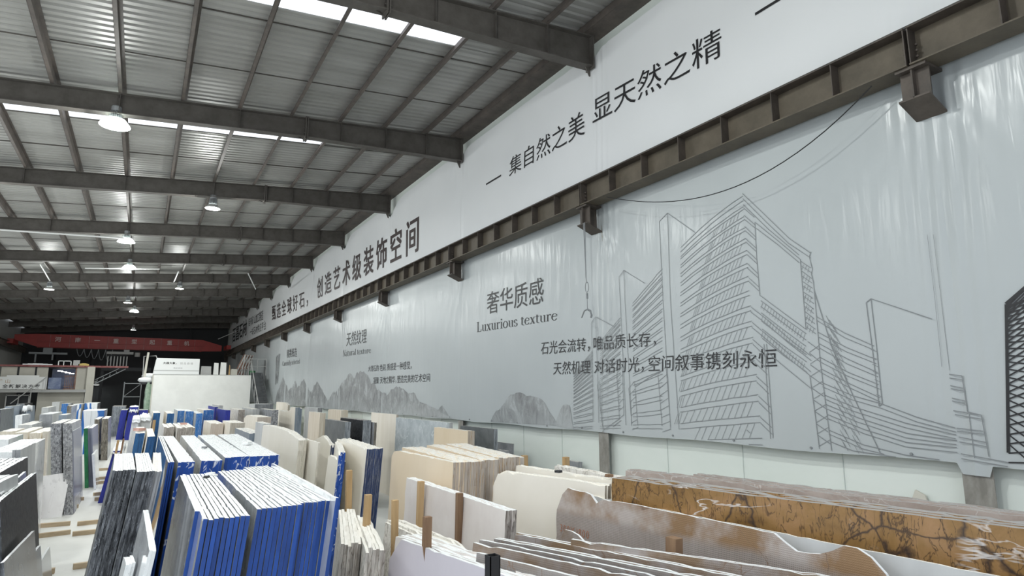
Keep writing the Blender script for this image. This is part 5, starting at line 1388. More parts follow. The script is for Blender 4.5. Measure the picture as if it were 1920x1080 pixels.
lamp0 = make_lamp()
lamp1 = copy_tree(lamp0)          # the bright row has glowing prismatic glass reflectors
for ch in lamp1.children:
    if ch.name.startswith(('reflector','lens')):
        ch.data = ch.data.copy(); ch.data.materials[0] = M['glow']; ch.scale = (1.32, 1.32, 1.25)
BRIGHT = (0, 2, 3, 7)
n_lit = [k in BRIGHT for k in range(len(LAMPS))]
lamps = []; first = {True: lamp1, False: lamp0}
for b_ in n_lit:
    lamps.append(first[b_] if first[b_] not in lamps else copy_tree(first[b_]))
for k, (x, y, z, lb) in enumerate(LAMPS):
    l = lamps[k]
    l.location = (x, y, z); l['label'] = 'round high bay ' + lb
    if abs((y-Y0)/BAY - round((y-Y0)/BAY)) < .05: pass
    ld = bpy.data.lights.new('lamp_light', 'AREA'); ld.shape = 'DISK'; ld.size = .42; ld.energy = LAMP_W*(1.7 if k == 5 else .9 if y < 60 else .45); ld.color = (.97, 1, .97)
    lo = bpy.data.objects.new('lamp_light', ld); COL.objects.link(lo); lo.location = (0, 0, -.03); lo.parent = l
    pd = bpy.data.lights.new('lamp_glow', 'POINT'); pd.shadow_soft_size = .12; pd.energy = LAMP_W*(1.1 if y < 60 else .4); pd.color = (.97, 1, .97)
    po = bpy.data.objects.new('lamp_glow', pd); COL.objects.link(po); po.location = (0, 0, -.16); po.parent = l
# white conduit tubes at the rafters
for k, (a, b_, lb) in enumerate([((-6.5,26.9,8.2),(-1.0,26.9,8.43),'thin white conduit along the fourth rafter'),((-2.6,33.1,8.2),(.3,33.4,8.5),'slanting white tube left of the fifth rafter lamp'),((4.3,34,8.75),(5.4,39,8.75),'white tube slanting under the roof near the upper banner'),((1.2,36.6,9.0),(1.1,39.0,8.8),'short white tube above a grey lamp'),((-4.6,36.2,8.72),(-4.5,39.2,8.4),'white tube above the far left grey lamp')]):
    tag(MB().tube([a, b_], .03, 8).build('conduit_tube', M['white']), lb, 'conduit', 'white conduit tubes')
# ---------------------------------------------------------------- hanging rope, cable
t_ = empty('hanging_hook', (7.0, 9.1, 4.2), 'thin wire rope with hooks hanging from the second bracket', 'hook')
MB().tube([(.05,.02,1.68),(.05,.02,.6),(.05,0,.5)], .008, 6).tube([(.05,.06,1.68),(.05,.02,.6)], .008, 6).build('rope', M['greyink'], t_)
b = MB(); b.tube([(.05,math.sin(a)*.05,.42+math.cos(a)*.1) for a in [k*math.pi/6 for k in range(13)]], .007, 6); b.tube([(.05,0,.32),(.05,0,.0)], .006, 6); b.lathe([(0,.2),(.02,.2),(.02,.3),(0,.3)], (.05,0,0), 8).build('loop', M['greyink'], t_)
MB().tube([(.05,.0,0),(.04,.08,-.02),(.04,.14,-.1),(.04,.17,-.14)], .014, 6).tube([(.05,0,0),(.05,-.09,-.04),(.05,-.12,-.12),(.05,-.1,-.17)], .02, 6).build('claw', M['greyink'], t_)
pts = [(7.05+.2*0, 3.62+(8.45-3.62)*f, 6.22-.02-.62*4*f*(1-f)*(1.25-.45*f)+.0*f) for f in [k/24 for k in range(25)]]
tag(MB().tube(pts, .007, 6).build('slack_cable', M['black']), 'thin black cable sagging below the runway girder over the drawn building', 'cable')
# ---------------------------------------------------------------- red overhead crane
t_ = empty('overhead_crane', (-1.4, 62, 6.3), 'red overhead travelling crane spanning the far end of hall', 'crane')
b = MB(); xs = [(-7.5,.55,.95),(-6.0,.02,1.05),(5.8,.0,1.0),(7.4,.05,.55)]
for (x0,a0,c0),(x1,a1,c1) in zip(xs[:-1], xs[1:]):
    b.hexa([(x0,-.3,a0),(x1,-.3,a1),(x1,.3,a1),(x0,.3,a0),(x0,-.3,c0),(x1,-.3,c1),(x1,.3,c1),(x0,.3,c0)])
b.box(-6.0,5.8,-.36,.36,-.03,0).box(-6.0,5.8,-.38,-.3,.40,.43); b.build('girder', M['red'], t_)
b = MB()
for k in range(9): x = -5.2+k*1.3; b.box(x-.02, x+.02, -.31, -.3, .0, 1.0)
b.build('stiffener_rib', M['redrust'], t_)
for s_, x in ((-1,-7.6),(1,7.9)):
    MB().box(x-.18, x+.18, -1.2, 1.2, .2, .55).build('end_carriage', M['red'], t_)
fw_ = mat('faded_white', (.55,.42,.40), .6)
for k, ch in enumerate('河南一重型起重机'):
    vs, fs = glyph_mesh(ch, .02); x = -4.9+k*1.32
    MB().add([(x+vx*.42, -.335, .5+vy*.42) for vx, vy, _ in vs], fs).build('painted_character', fw_, t_)
MB().box(-1.3,.6,-.25,.25,-.42,-.22).lathe([(0,-.6),(.2,-.6),(.2,-.25),(0,-.25)], (.9,0,0), 12).box(-.1,.3,-.2,.2,-.22,0).build('hoist_trolley', M['midgrey'], t_)
b = MB()
for k in range(5):
    x0 = -3.4+k*.5; b.tube([(x0+.5*f, -.1, -.05-1.0*4*f*(1-f)*(.6+.1*k)) for f in [j/8 for j in range(9)]], .025, 5)
b.build('festoon_cable', M['greyink'], t_)
MB().box(-6.5,-4.0,-.2,.2,-.55,-.4).box(-6.1,-6.0,-.1,.1,-1.2,-.5).box(-5.0,-4.9,-.1,.1,-1.0,-.5).box(-5.6,-5.0,-.15,.15,-.4,0).build('second_trolley', M['greyink'], t_)
tag(MB().bar((5.6,61.2,7.4),(7.0,60.5,8.1),.05).build('brace_tube', M['midgrey']), 'white diagonal tube above right end of the red crane', 'brace')
# ---------------------------------------------------------------- white room at the far end, with roof parapet
WY = 44.2
t_ = empty('white_room', (3.35, WY, 0), 'big plain white block room below the red crane', 'room')
MB().box(-2.78, 2.85, 0, 6, 0, 3.78).build('wall', M['offwhite'], t_)
MB().box(-2.8, -2.74, -.02, 6, 0, 3.79).build('corner_trim', M['beige'], t_)
MB().box(-2.8, 2.86, -.03, 6.0, 3.78, 3.8).build('coping', M['midgrey'], t_)
t_ = empty('roof_sign_box', (1.9, WY, 3.8), 'white sign box with two printed lines standing on the white room', 'sign')
b = MB().hexa([(-1.33,0,0),(1.2,0,0),(1.2,3.2,0),(-1.33,3.2,0),(-1.2,0,1.0),(1.18,0,.98),(1.18,3.2,.98),(-1.2,3.2,1.0)]).build('box', M['white'], t_)
MB().box(-1.34,1.21,-.02,0,.22,.25).build('ledge', M['midgrey'], t_)
def flat_text(s_, x0, x1, z0, h, y, m, parent, off=0):
    b = MB(); n = len(s_); w = (x1-x0)/n
    for k, ch in enumerate(s_):
        if ch == ' ': continue
        vs, fs = glyph_mesh(ch, off); b.add([(x0+w*k+vx*min(w, h*1.1), y, z0+vy*h) for vx, vy, _ in vs], fs)
    return b.build('lettering', m, parent)
flat_text('大器大象，', -.85, .0, .64, .15, -.008, M['ink'], t_, .02); flat_text('恒品自信', .08, .85, .63, .15, -.008, M['midgrey'], t_)
flat_text('——————————', -.7, .6, .52, .04, -.008, M['midgrey'], t_); flat_text('精品石材馆', -.25, .25, .36, .08, -.008, M['grey'], t_)
# junk on the white room roof
rx = 3.35
junk = [('grey_carton', (3.2,44.5,3.8), (.62,.5,.55), 'midgrey', 'grey carton right of the white sign box'),('stone_offcut', (3.95,44.6,3.8), (.3,.2,.78), 'offwhite', 'upright pale offcut on white room roof, left one'),
  ('stone_offcut', (4.35,44.6,3.8), (.36,.25,.82), 'offwhite', 'upright pale offcut on white room roof, right one'),('cardboard_box', (5.0,44.7,3.8), (.4,.3,.4), 'beige', 'tan cardboard box on white room roof'),('timber_post', (4.85,44.6,3.8), (.1,.1,.65), 'wood', 'short timber post beside tan cardboard box')]
for nm, p, d, m_, lb in junk:
    b = MB(); b.hexa([(0,0,0),(d[0],0,0),(d[0],d[1],0),(0,d[1],0),(.03,0,d[2]),(d[0]-.02,.02,d[2]*.97),(d[0]-.02,d[1],d[2]*.97),(.03,d[1],d[2])])
    if nm == 'grey_carton': b.box(.05, d[0], -.01, 0, .05, .2)
    o = b.build(nm, M[m_]); o.location = p; tag(o, lb, nm.split('_')[1] if nm != 'stone_offcut' else 'offcut')
def aframe(k):
    t_ = empty('slab_frame', (5.3+k*.22, 44.8+.35*k, 3.82), '%s rusty A-shaped slab frame on the white room roof' % ORD[k], 'rack', 'rusty slab frames')
    MB().bar((0,0,0),(.55,.1,1.35),.05).bar((.35,0,0),(.55,.1,1.35),.05).build('front_leg', M['midgrey'], t_)
    MB().bar((0,.8,0),(.55,.8,1.35),.05).bar((.3,.8,0),(.55,.8,1.35),.05).build('back_leg', M['rust'], t_)
    MB().bar((0,0,.03),(0,.8,.03),.05).bar((.55,.1,1.35),(.55,.8,1.35),.05).bar((.18,0,.45),(.18,.8,.45),.05).build('rail', M['rust'], t_)
for k in range(4): aframe(k)
# side clutter left of the white room
b = MB(); n = 12
vs = []; fs = []
for a in range(n+1):
    for c in range(9):
        u, v = a/n, c/8
        vs.append((.15-.75*math.sin(math.pi*u)*(1-v*.5)*(.55+.45*v)+.06*noise.noise((u*4,v*5,0)), WY+.3+.5*u+.12*math.sin(u*16), 1.6+1.7*v))
for a in range(n):
    for c in range(8): fs.append([a*9+c, a*9+c+1, a*9+c+10, a*9+c+9])
o = b.add(vs, fs).build('green_tarpaulin', M['tarp'], None, True); o.location = (.5,0,0); tag(o, 'crumpled pale green tarpaulin hanging at left side of white room', 'tarpaulin')
for k, (p, sz, lb) in enumerate([((.25,WY+.6,3.3),(.6,.5,.35),'lower white sack heap on the ledge left of the white room'),((.4,WY+.8,3.58),(.55,.5,.3),'upper white sack heap on the ledge left of the white room')]):
    b = MB(); b.lathe([(0,0),(.6,.05),(.8,.35),(.7,.7),(.35,.95),(0,1)], n=12); o = b.build('white_sack', M['sheet'], None, True); o.location = p; o.scale = sz; tag(o, lb, 'sack')
t_ = empty('ledge_platform', (.55,WY+.4,3.2), 'dark platform with bent white rail left of the white room', 'platform')
MB().box(-.6,.5,0,2,0,.12).build('deck', M['dark'], t_); MB().tube([(-.5,.1,.1),(-.55,.1,1.7),(.1,.1,1.75),(.45,.1,.9)], .03, 6).build('rail', M['midgrey'], t_)
MB().bar((-.45,.1,.1),(-.33,.1,1.95),.12).build('post', M['beige'], t_)
# stairs
t_ = empty('staircase', (6.2, 39.1, 0), 'grey steel staircase climbing between white room and mural wall', 'staircase')
st = MB(); NS = 16
for k in range(NS): z = (k+1)*3.78/NS; y = k*5.6/NS; st.box(.04,.72,y,y+.36,z-.03,z).box(.04,.72,y+.33,y+.36,z-.03,z+.2)
st.build('steps', M['stairgrey'], t_)
for s_, x in ((0,0),(1,.74)):
    MB().hexa([(x,0,-.02),(x+.03,0,-.02),(x+.03,5.6,3.7),(x,5.6,3.7),(x,0,.25),(x+.03,0,.25),(x+.03,5.6,3.98),(x,5.6,3.98)]).build('stringer', M['stairgrey'], t_)
b = MB().bar((.0,0,1.0),(.0,5.6,4.75),.04)
for k in range(6): y = .1+k*1.05; b.bar((0,y,y*.67+.1),(0,y,y*.67+1.05),.03)
b.build('handrail', M['midgrey'], t_)
MB().box(.0,.78,5.5,7.0,3.7,3.78).box(.0,.06,6.9,7.0,0,3.7).box(.72,.78,6.9,7.0,0,3.7).build('landing', M['grey'], t_)
t_ = empty('landing_railing', (6.1, 44.9, 3.8), 'thin grey railing at top of the staircase', 'railing')
b = MB(); 
for x in (0,.55,1.1): b.bar((x,0,0),(x,0,1.1),.03)
b.bar((0,0,1.1),(1.1,0,1.1),.03).bar((0,0,.6),(1.1,0,.6),.03).build('rails', M['midgrey'], t_)
o = MB().lathe([(0,0),(.16,0),(.2,.3),(.17,.32),(0,.3)], n=12).build('green_tub', M['greenplastic']); o.location = (6.45,45.6,3.8); tag(o, 'small green plastic tub at head of the stairs', 'tub')
# ---------------------------------------------------------------- cabin on the left with mezzanine
CY = 52.0
def cx(px): return -8.0 + (px-0)*(4.56/158)
t_ = empty('mezzanine_cabin', (-5.6, CY, 0), 'beige two storey cabin with mezzanine at far left', 'cabin')
def bx(nm, x0, x1, y0, y1, z0, z1, m_): return MB().box(x0+5.6, x1+5.6, y0-CY, y1-CY, z0, z1).build(nm, M[m_], t_)
bx('lower_wall', -5.95, -3.35, CY+.5, CY+.6, 0, 2.75, 'beige')
bx('deck', -10, -3.25, CY-.2, CY+4, 2.72, 2.9, 'midgrey')
for x0, x1 in ((-8.0,-7.15),(-7.05,-6.2),(-6.12,-5.5)): bx('upper_panel', x0, x1, CY+.3, CY+.4, 2.9, 4.4, 'beige')
for x in (-7.1,-6.16): bx('mullion', x-.05, x+.05, CY+.26, CY+.42, 2.9, 4.4, 'dark')
bx('corner_panel', -3.9, -3.3, CY+.3, CY+.4, 2.9, 4.42, 'beige')
bx('window_back', -5.5, -3.9, CY+2.6, CY+2.7, 2.9, 4.4, 'bluewall')
bx('shop_ceiling', -5.5, -3.9, CY+.4, CY+2.6, 4.36, 4.42, 'dark')
bx('window_jamb', -3.98, -3.9, CY+.3, CY+2.6, 2.9, 4.4, 'rust')
tl = MB()
for k in range(4): tl.box(.55+k*.2, .85+k*.2, .9+k*.25, 1.0+k*.25, 4.16-k*.05, 4.19-k*.05)
tl.build('tube_light', M['tube'], t_)
rk = MB()
for k in range(6): rk.box(1.05+k*.1, 1.08+k*.1, .5, .53, 2.95, 3.85)
rk.box(1.0,1.65,.48,.55,3.8,3.85).box(1.0,1.65,.48,.55,3.1,3.14).box(1.0,1.65,.48,.9,2.9,2.98); rk.build('red_rack', M['rust'], t_)
bx('blue_poster', -5.45, -4.75, CY+.5, CY+.52, 2.95, 3.7, 'bluewall')
for k, y in enumerate((-.2,)): 
    b = MB(); b.tube([(-3.2+5.6,y,2.9),(-3.2+5.6,y,3.0)], .02)
b = MB().bar((1.0-1.2, -.9, 0+.9),(.35-.1, -.2, 0+3.6),.05)
b = MB().bar((-1.6,-.5,2.0),(.15,-.5,3.75),.05).bar((-.6,-.5,1.8),(-.6,-.5,3.0),.05).bar((.12,-.5,2.9),(.12,-.5,3.75),.04); b.build('stair_rail', M['midgrey'], t_)
b = MB()
for x in (-2.0,-1.35,-.8): b.box(x,x+.06,.3,.36,.0,2.6)
b.box(-2.0,-.74,.3,.36,2.5,2.56).box(-2.0,-.74,.4,.42,0,2.5,1).build('lower_window', [M['midgrey'], M['dark']], t_)
t_ = empty('cabin_banner', (-6.7, CY-.25, 2.92), 'long white sign board with black slogan on the cabin mezzanine', 'sign')
MB().box(-3.0, 1.25, 0, .05, 0, .82).build('board', M['white'], t_)
MB().box(-.9, .8, .02, .1, .82, .92).build('top_rail', M['white'], t_)
flat_text('源头矿山', -2.2, -.55, .42, .28, -.01, mat('tan_ink', (.5,.36,.24), .5), t_); flat_text('石材装饰', -2.4, -1.05, .12, .15, -.01, M['ink'], t_); flat_text('全新解决方案', -1.05, .95, .1, .26, -.01, M['ink'], t_, .02)
o = MB().box(-10, -.9, CY+.1, CY+.35, 4.42, 4.54).build('red_beam', M['redrust']); tag(o, 'long thin red steel beam over the cabin and dark doorway', 'beam')
o['kind'] = 'thing'
o = MB().box(-3.28, -2.85, CY-.1, CY+.2, 0, 4.45).build('cabin_column', M['beige']); tag(o, 'beige stained column between cabin and dark doorway', 'column'); o['kind'] = 'thing'
# things lying on the red beam
for nm, p, d, m_, lb in [('white_chair_frame', (-5.0,CY+.1,4.54), (.75,.2,.32), 'white', 'white frame lying on the red beam'),('grey_tin', (-4.15,CY+.1,4.54), (.36,.2,.36), 'midgrey', 'grey tin beside white frame on the red beam'),('yellow_sack', (-3.85,CY+.1,4.54), (.6,.2,.16), 'yellow', 'yellow sack lying on the red beam'),('rag_heap', (-6.9,CY+.1,4.54), (1.6,.2,.1), 'sheet', 'dusty rag heap along the red beam')]:
    b = MB(); w, dd, h = d
    if nm == 'white_chair_frame': b.box(0,.05,0,dd,0,h).box(w-.05,w,0,dd,0,h).box(0,w,0,dd,h-.05,h).box(.3,.34,0,dd,0,h)
    else:
        for k in range(6):
            a, c = k/6, (k+1)/6; f = .6+.4*math.sin(math.pi*(a+c)/2) if nm != 'grey_tin' else 1
            b.box(w*a, w*c, 0, dd, 0, h*f)
    o = b.build(nm, M[m_]); o.location = p; tag(o, lb, nm.split('_')[-1])
# dark doorway zone: brace, work lamp, scaffold, mesh
t_ = empty('truss_brace', (-2.8, CY+.3, 3.3), 'grey lattice brace rising from the column to the red beam', 'brace')
b = MB().bar((0,0,0),(1.75,0,1.05),.06).bar((0,0,.28),(1.35,0,1.08),.05)
for k in range(4): f = k/4; b.bar((1.6*f,0,.95*f),(1.4*f+.15,0,.28+.8*f),.03)
b.build('lattice', M['greyink'], t_)
t_ = empty('work_lamp', (-4.0+.25, 70.6, 3.4), 'small bright lamp deep inside the dark doorway', 'lamp')
MB().lathe([(.1,.35),(.16,.3),(.42,0),(.38,0),(.1,.28)], n=14).build('shade', M['midgrey'], t_); MB().bar((0,0,.33),(0,1.2,.45),.06).build('arm', M['midgrey'], t_); MB().lathe([(0,0),(.36,0),(.36,.03),(0,.03)], n=14).build('lens', M['lens'], t_)
t_ = empty('scaffold_rack', (-1.0, 50, 0), 'thin grey scaffold rack in the doorway beside the white room', 'rack')
b = MB()
for x in (0,1.0):
    for y in (0,.8): b.bar((x,y,0),(x,y,3.4),.05)
for z in (1.6,2.4,3.3): b.bar((0,0,z),(1,0,z),.05).bar((0,.8,z),(1,.8,z),.05).bar((0,0,z),(0,.8,z),.05)
b.bar((0,0,2.4),(1,0,3.3),.03).build('frame', M['greyink'], t_)
t_ = empty('mesh_railing', (-2.6, 60, 4.7), 'short dark barred railing under the red crane', 'railing')
b = MB().box(0,1.5,0,.05,.9,.98).box(0,1.5,0,.05,0,.06)
for k in range(7): b.box(.05+k*.22,.13+k*.22,0,.05,0,.95,1)
b.build('bars', [M['dark'], M['midgrey']], t_)
MB().box(-.3,3.2,-.1,1.2,-.25,0).build('deck', M['dark'], t_)
MB().box(-.3,-.1,0,.2,-4.7,-.25).box(3.0,3.2,0,.2,-4.7,-.25).build('post', M['dark'], t_)
o = MB().box(-.35,.05,48.5,48.9,0,2.0).build('green_barrel', M['greenplastic']); bpy.data.objects.remove(o)
# ---------------------------------------------------------------- stone styles
ST = {}
TOPW = stone('sawn_top_white', (.72,.74,.74), (.84,.85,.85), 9, (3,.6,1), .6, (.45,.46,.47), .006, 5)
TOPC = stone('sawn_top_cream', (.70,.67,.61), (.82,.80,.75), 9, (3,.6,1), .6)
BLUE = stone('blue_resin_edge', (.004,.040,.20), (.008,.072,.36), 5, (1,1,.4), .5)
BLUECH = stone('chipped_blue_edge', (.004,.042,.22), (.008,.074,.38), 5, (1,1,.6), .5, (.7,.74,.8), .014, 4)
WMAR = stone('white_marble', (.62,.64,.65), (.72,.74,.75), 1.6, (1,1,1), .06, (.46,.48,.50), .02, 1.1)
WPOL = stone('mirror_polished_white_marble', (.50,.52,.53), (.64,.66,.67), 1.6, (1,1,1), .05, (.42,.44,.46), .02, 1.1)
WPOL.node_tree.nodes['Principled BSDF'].inputs['Coat Weight'].default_value = 1; WPOL.node_tree.nodes['Principled BSDF'].inputs['Coat Roughness'].default_value = .02
DG_END = stone('rough_dark_granite', (.022,.025,.03), (.20,.215,.24), 8, (3.5,3.5,.7), .75, (.30,.32,.35), .010, 5, bump=.8, lo=.4, hi=.72)
SG_END = stone('rough_striped_granite', (.13,.135,.15), (.52,.53,.55), 7, (2.2,2.2,2.2), .75, (.05,.05,.06), .02, 6, bump=.8)
BRG_END = stone('rough_brown_granite', (.10,.09,.075), (.36,.33,.28), 8, (3.5,3.5,.5), .8, (.08,.07,.06), .02, 6, bump=.8)
GREY_P = stone('polished_grey_granite', (.22,.23,.245), (.36,.37,.385), 3, (1,1,1), .22)
BLACK_P = stone('polished_black_granite', (.008,.009,.011), (.05,.052,.058), 16, rough=.38)
BLACK_P.node_tree.nodes['Principled BSDF'].inputs['Specular IOR Level'].default_value = .05
GREY_POL = stone('polished_grey_offcut', (.15,.155,.16), (.23,.235,.24), 3, rough=.14)
DGREY = stone('honed_dark_grey', (.10,.11,.115), (.16,.17,.175), 4, rough=.4)
DG_RGH = stone('rough_grey_edge', (.16,.18,.20), (.42,.45,.48), 9, (3,3,.6), .7, bump=.6)
BLUEGREY = stone('slate_blue', (.15,.19,.24), (.27,.31,.36), 3, (1,1,.3), .35)
BLUEPOL = stone('polished_blue_grey', (.10,.12,.20), (.28,.29,.36), 2, (.5,2,.25), .18)
LGREY = stone('pale_grey', (.42,.43,.43), (.56,.57,.57), 2, (1,1,.4), .5)
CREAM = stone('cream_limestone', (.74,.68,.58), (.82,.77,.68), 2, (1,2,.3), .5)
CREAM_END = stone('cream_end', (.50,.45,.37), (.70,.65,.56), 6, (9,2,.4), .7, (.40,.33,.26), .02, 4, bump=.4)
TAN = stone('tan_marble', (.72,.59,.42), (.78,.66,.50), 1.2, (1,1,.3), .35)
CRB_END = stone('creamy_brown_end', (.42,.37,.32), (.56,.50,.44), 7, (12,3,.35), .7, (.35,.24,.14), .03, 3, bump=.4)
IVORY = stone('ivory_stone', (.80,.76,.67), (.85,.81,.73), 1.5, (1,1,.5), .35)
IVORY_END = stone('ivory_end', (.52,.48,.40), (.72,.68,.60), 7, (12,3,.3), .65, (.3,.32,.22), .02, 3, bump=.4)
PINKW = stone('pinkish_white', (.66,.61,.58), (.74,.70,.67), 2.2, (1,1,1), .4)
ROUGHW = stone('rough_white', (.60,.57,.52), (.80,.78,.74), 7, (3,1.5,1), .7, (.42,.39,.35), .03, 5, bump=.6)
ROUGH_END = stone('rough_broken_end', (.34,.30,.26), (.60,.56,.51), 7, (6,3,.5), .8, (.2,.17,.14), .03, 4, bump=.8)
LAV = stone('lilac_marble', (.56,.53,.585), (.62,.59,.635), 1.2, (1,1,.3), .35)
TRAV = stone('travertine', (.56,.47,.36), (.74,.68,.59), 3, (1,6,.2), .5)
NAVY = stone('navy_striped_end', (.006,.014,.05), (.02,.05,.15), 8, (30,3,.25), .5, (.6,.6,.58), .008, 3)
BLUEW = stone('white_end_blue_patches', (.02,.13,.42), (.78,.80,.82), 1.6, (1.5,1.5,.4), .5, detail=1, lo=.46, hi=.49)
TEAL = stone('teal_blue_end', (.01,.055,.16), (.02,.13,.34), 5, (8,2,.4), .5)
SKYB = stone('bright_blue_end', (.015,.12,.42), (.05,.24,.60), 5, (8,2,.5), .5, (.7,.75,.8), .012, 4)
DBLUE = stone('deep_blue_end', (.010,.016,.20), (.02,.035,.34), 5, (8,2,.5), .5)
GREEN = stone('green_end', (.006,.10,.035), (.015,.2,.07), 5, rough=.4)
PINKE = stone('pinkish_end', (.50,.43,.37), (.62,.55,.48), 7, (12,3,.3), .7)
BLUEMAR = stone('blue_grey_marble', (.36,.41,.43), (.55,.59,.61), 3, (1,1,1), .3, (.68,.71,.72), .012, 2)
GREYTOP = stone('rough_grey_top', (.36,.345,.33), (.52,.50,.48), 8, (6,.5,1), .8, (.27,.25,.24), .015, 6, bump=.9)
# brown forest stone with dark and white veins
m = mat('brown_forest_stone', (.3,.16,.05), .3); t = NT(m); v = t.coord((1,1,1), rnd=False)
c = t.ramp(t.noise(v, 2.4, 7, .68, .4), [(.34, (.17,.092,.028)), (.52, (.29,.165,.058)), (.68, (.38,.22,.105))])
vo = t.n('ShaderNodeTexVoronoi', feature='DISTANCE_TO_EDGE'); vo.inputs['Scale'].default_value = 2.1
nz = t.n('ShaderNodeTexNoise'); nz.inputs['Scale'].default_value = 3; nz.inputs['Detail'].default_value = 5; t.l(v, nz.inputs['Vector'])
ad = t.n('ShaderNodeVectorMath', operation='MULTIPLY_ADD'); ad.inputs[1].default_value = (.28,.28,.28); t.l(nz.outputs['Color'], ad.inputs[0]); t.l(v, ad.inputs[2]); t.l(ad.outputs[0], vo.inputs['Vector'])
mr = t.n('ShaderNodeMapRange'); mr.inputs['From Max'].default_value = .028; mr.inputs['To Min'].default_value = 1; mr.inputs['To Max'].default_value = 0; t.l(vo.outputs['Distance'], mr.inputs[0])
c = t.mix(mr.outputs[0], c, (.045,.03,.025))
fine = t.vein(t.coord((1,2.2,.6), rnd=False), 5, .014, 4, .5); c = t.mix(fine, c, (.10,.055,.025)); c = t.mix(t.vein(t.coord((1,1.6,.5), rnd=False), 3.3, .008, 5, .6), c, (.06,.035,.02))
gate = t.ramp(t.noise(v, 1.3, 2), [(.48, 0.0), (.58, 1.0)])
wv = t.vein(t.coord((1,.8,2.2), rnd=False), 1.5, .010, 5, .5); mm = t.n('ShaderNodeMath', operation='MULTIPLY'); t.l(wv, mm.inputs[0]); t.l(gate, mm.inputs[1])
c = t.mix(mm.outputs[0], c, (.75,.72,.70)); t.out(c); RAIN = m
# fibre mesh backed slab with an ochre band along its top
def meshback(name, base, base2, ochre, zband):
    m = mat(name, base, .55); t = NT(m); v = t.coord(rnd=False); vr = t.coord((1,1,1))
    c = t.ramp(t.noise(vr, 2.2, 6, .65), [(.35, base), (.65, base2)])
    wa = t.n('ShaderNodeTexWave', wave_type='BANDS', bands_direction='Y'); wa.inputs['Scale'].default_value = 26
    wb = t.n('ShaderNodeTexWave', wave_type='BANDS', bands_direction='Z'); wb.inputs['Scale'].default_value = 26
    t.l(v, wa.inputs['Vector']); t.l(v, wb.inputs['Vector'])
    mx = t.n('ShaderNodeMath', operation='MULTIPLY'); t.l(wa.outputs['Fac'], mx.inputs[0]); t.l(wb.outputs['Fac'], mx.inputs[1])
    sx = t.n('ShaderNodeSeparateXYZ'); t.l(v, sx.inputs[0])
    nn = t.noise(vr, 1.6, 4); ma = t.n('ShaderNodeMath', operation='MULTIPLY_ADD'); ma.inputs[1].default_value = .12; t.l(nn, ma.inputs[0]); t.l(sx.outputs['Z'], ma.inputs[2])
    band = t.n('ShaderNodeMapRange'); band.inputs['From Min'].default_value = zband+.04; band.inputs['From Max'].default_value = zband+.10; t.l(ma.outputs[0], band.inputs[0])
    c2 = t.mix(mx.outputs[0], c, tuple(x*.55 for x in base))
    c = t.mix(band.outputs[0], c2, t.ramp(t.noise(vr, 3, 4), [(.4, ochre), (.62, tuple(x*1.15 for x in base2))]))
    c = t.mix(t.vein(vr, 1.1, .006, 4), c, (.2,.13,.09)); t.out(c); t.bump(mx.outputs[0], .25, .004); return m
ONYX = meshback('mesh_backed_onyx', (.30,.255,.225), (.40,.355,.33), (.27,.165,.085), 1.68)
MESHB = meshback('mesh_backed_brown', (.18,.155,.14), (.27,.24,.225), (.20,.13,.075), 1.52)
MESHG = meshback('mesh_backed_grey', (.19,.175,.165), (.27,.25,.24), (.24,.20,.17), 1.66)
PINKST = stone('pinkish_veined_stone', (.34,.27,.23), (.48,.41,.37), 4, (1,1,1), .45, (.6,.57,.54), .006, 2)
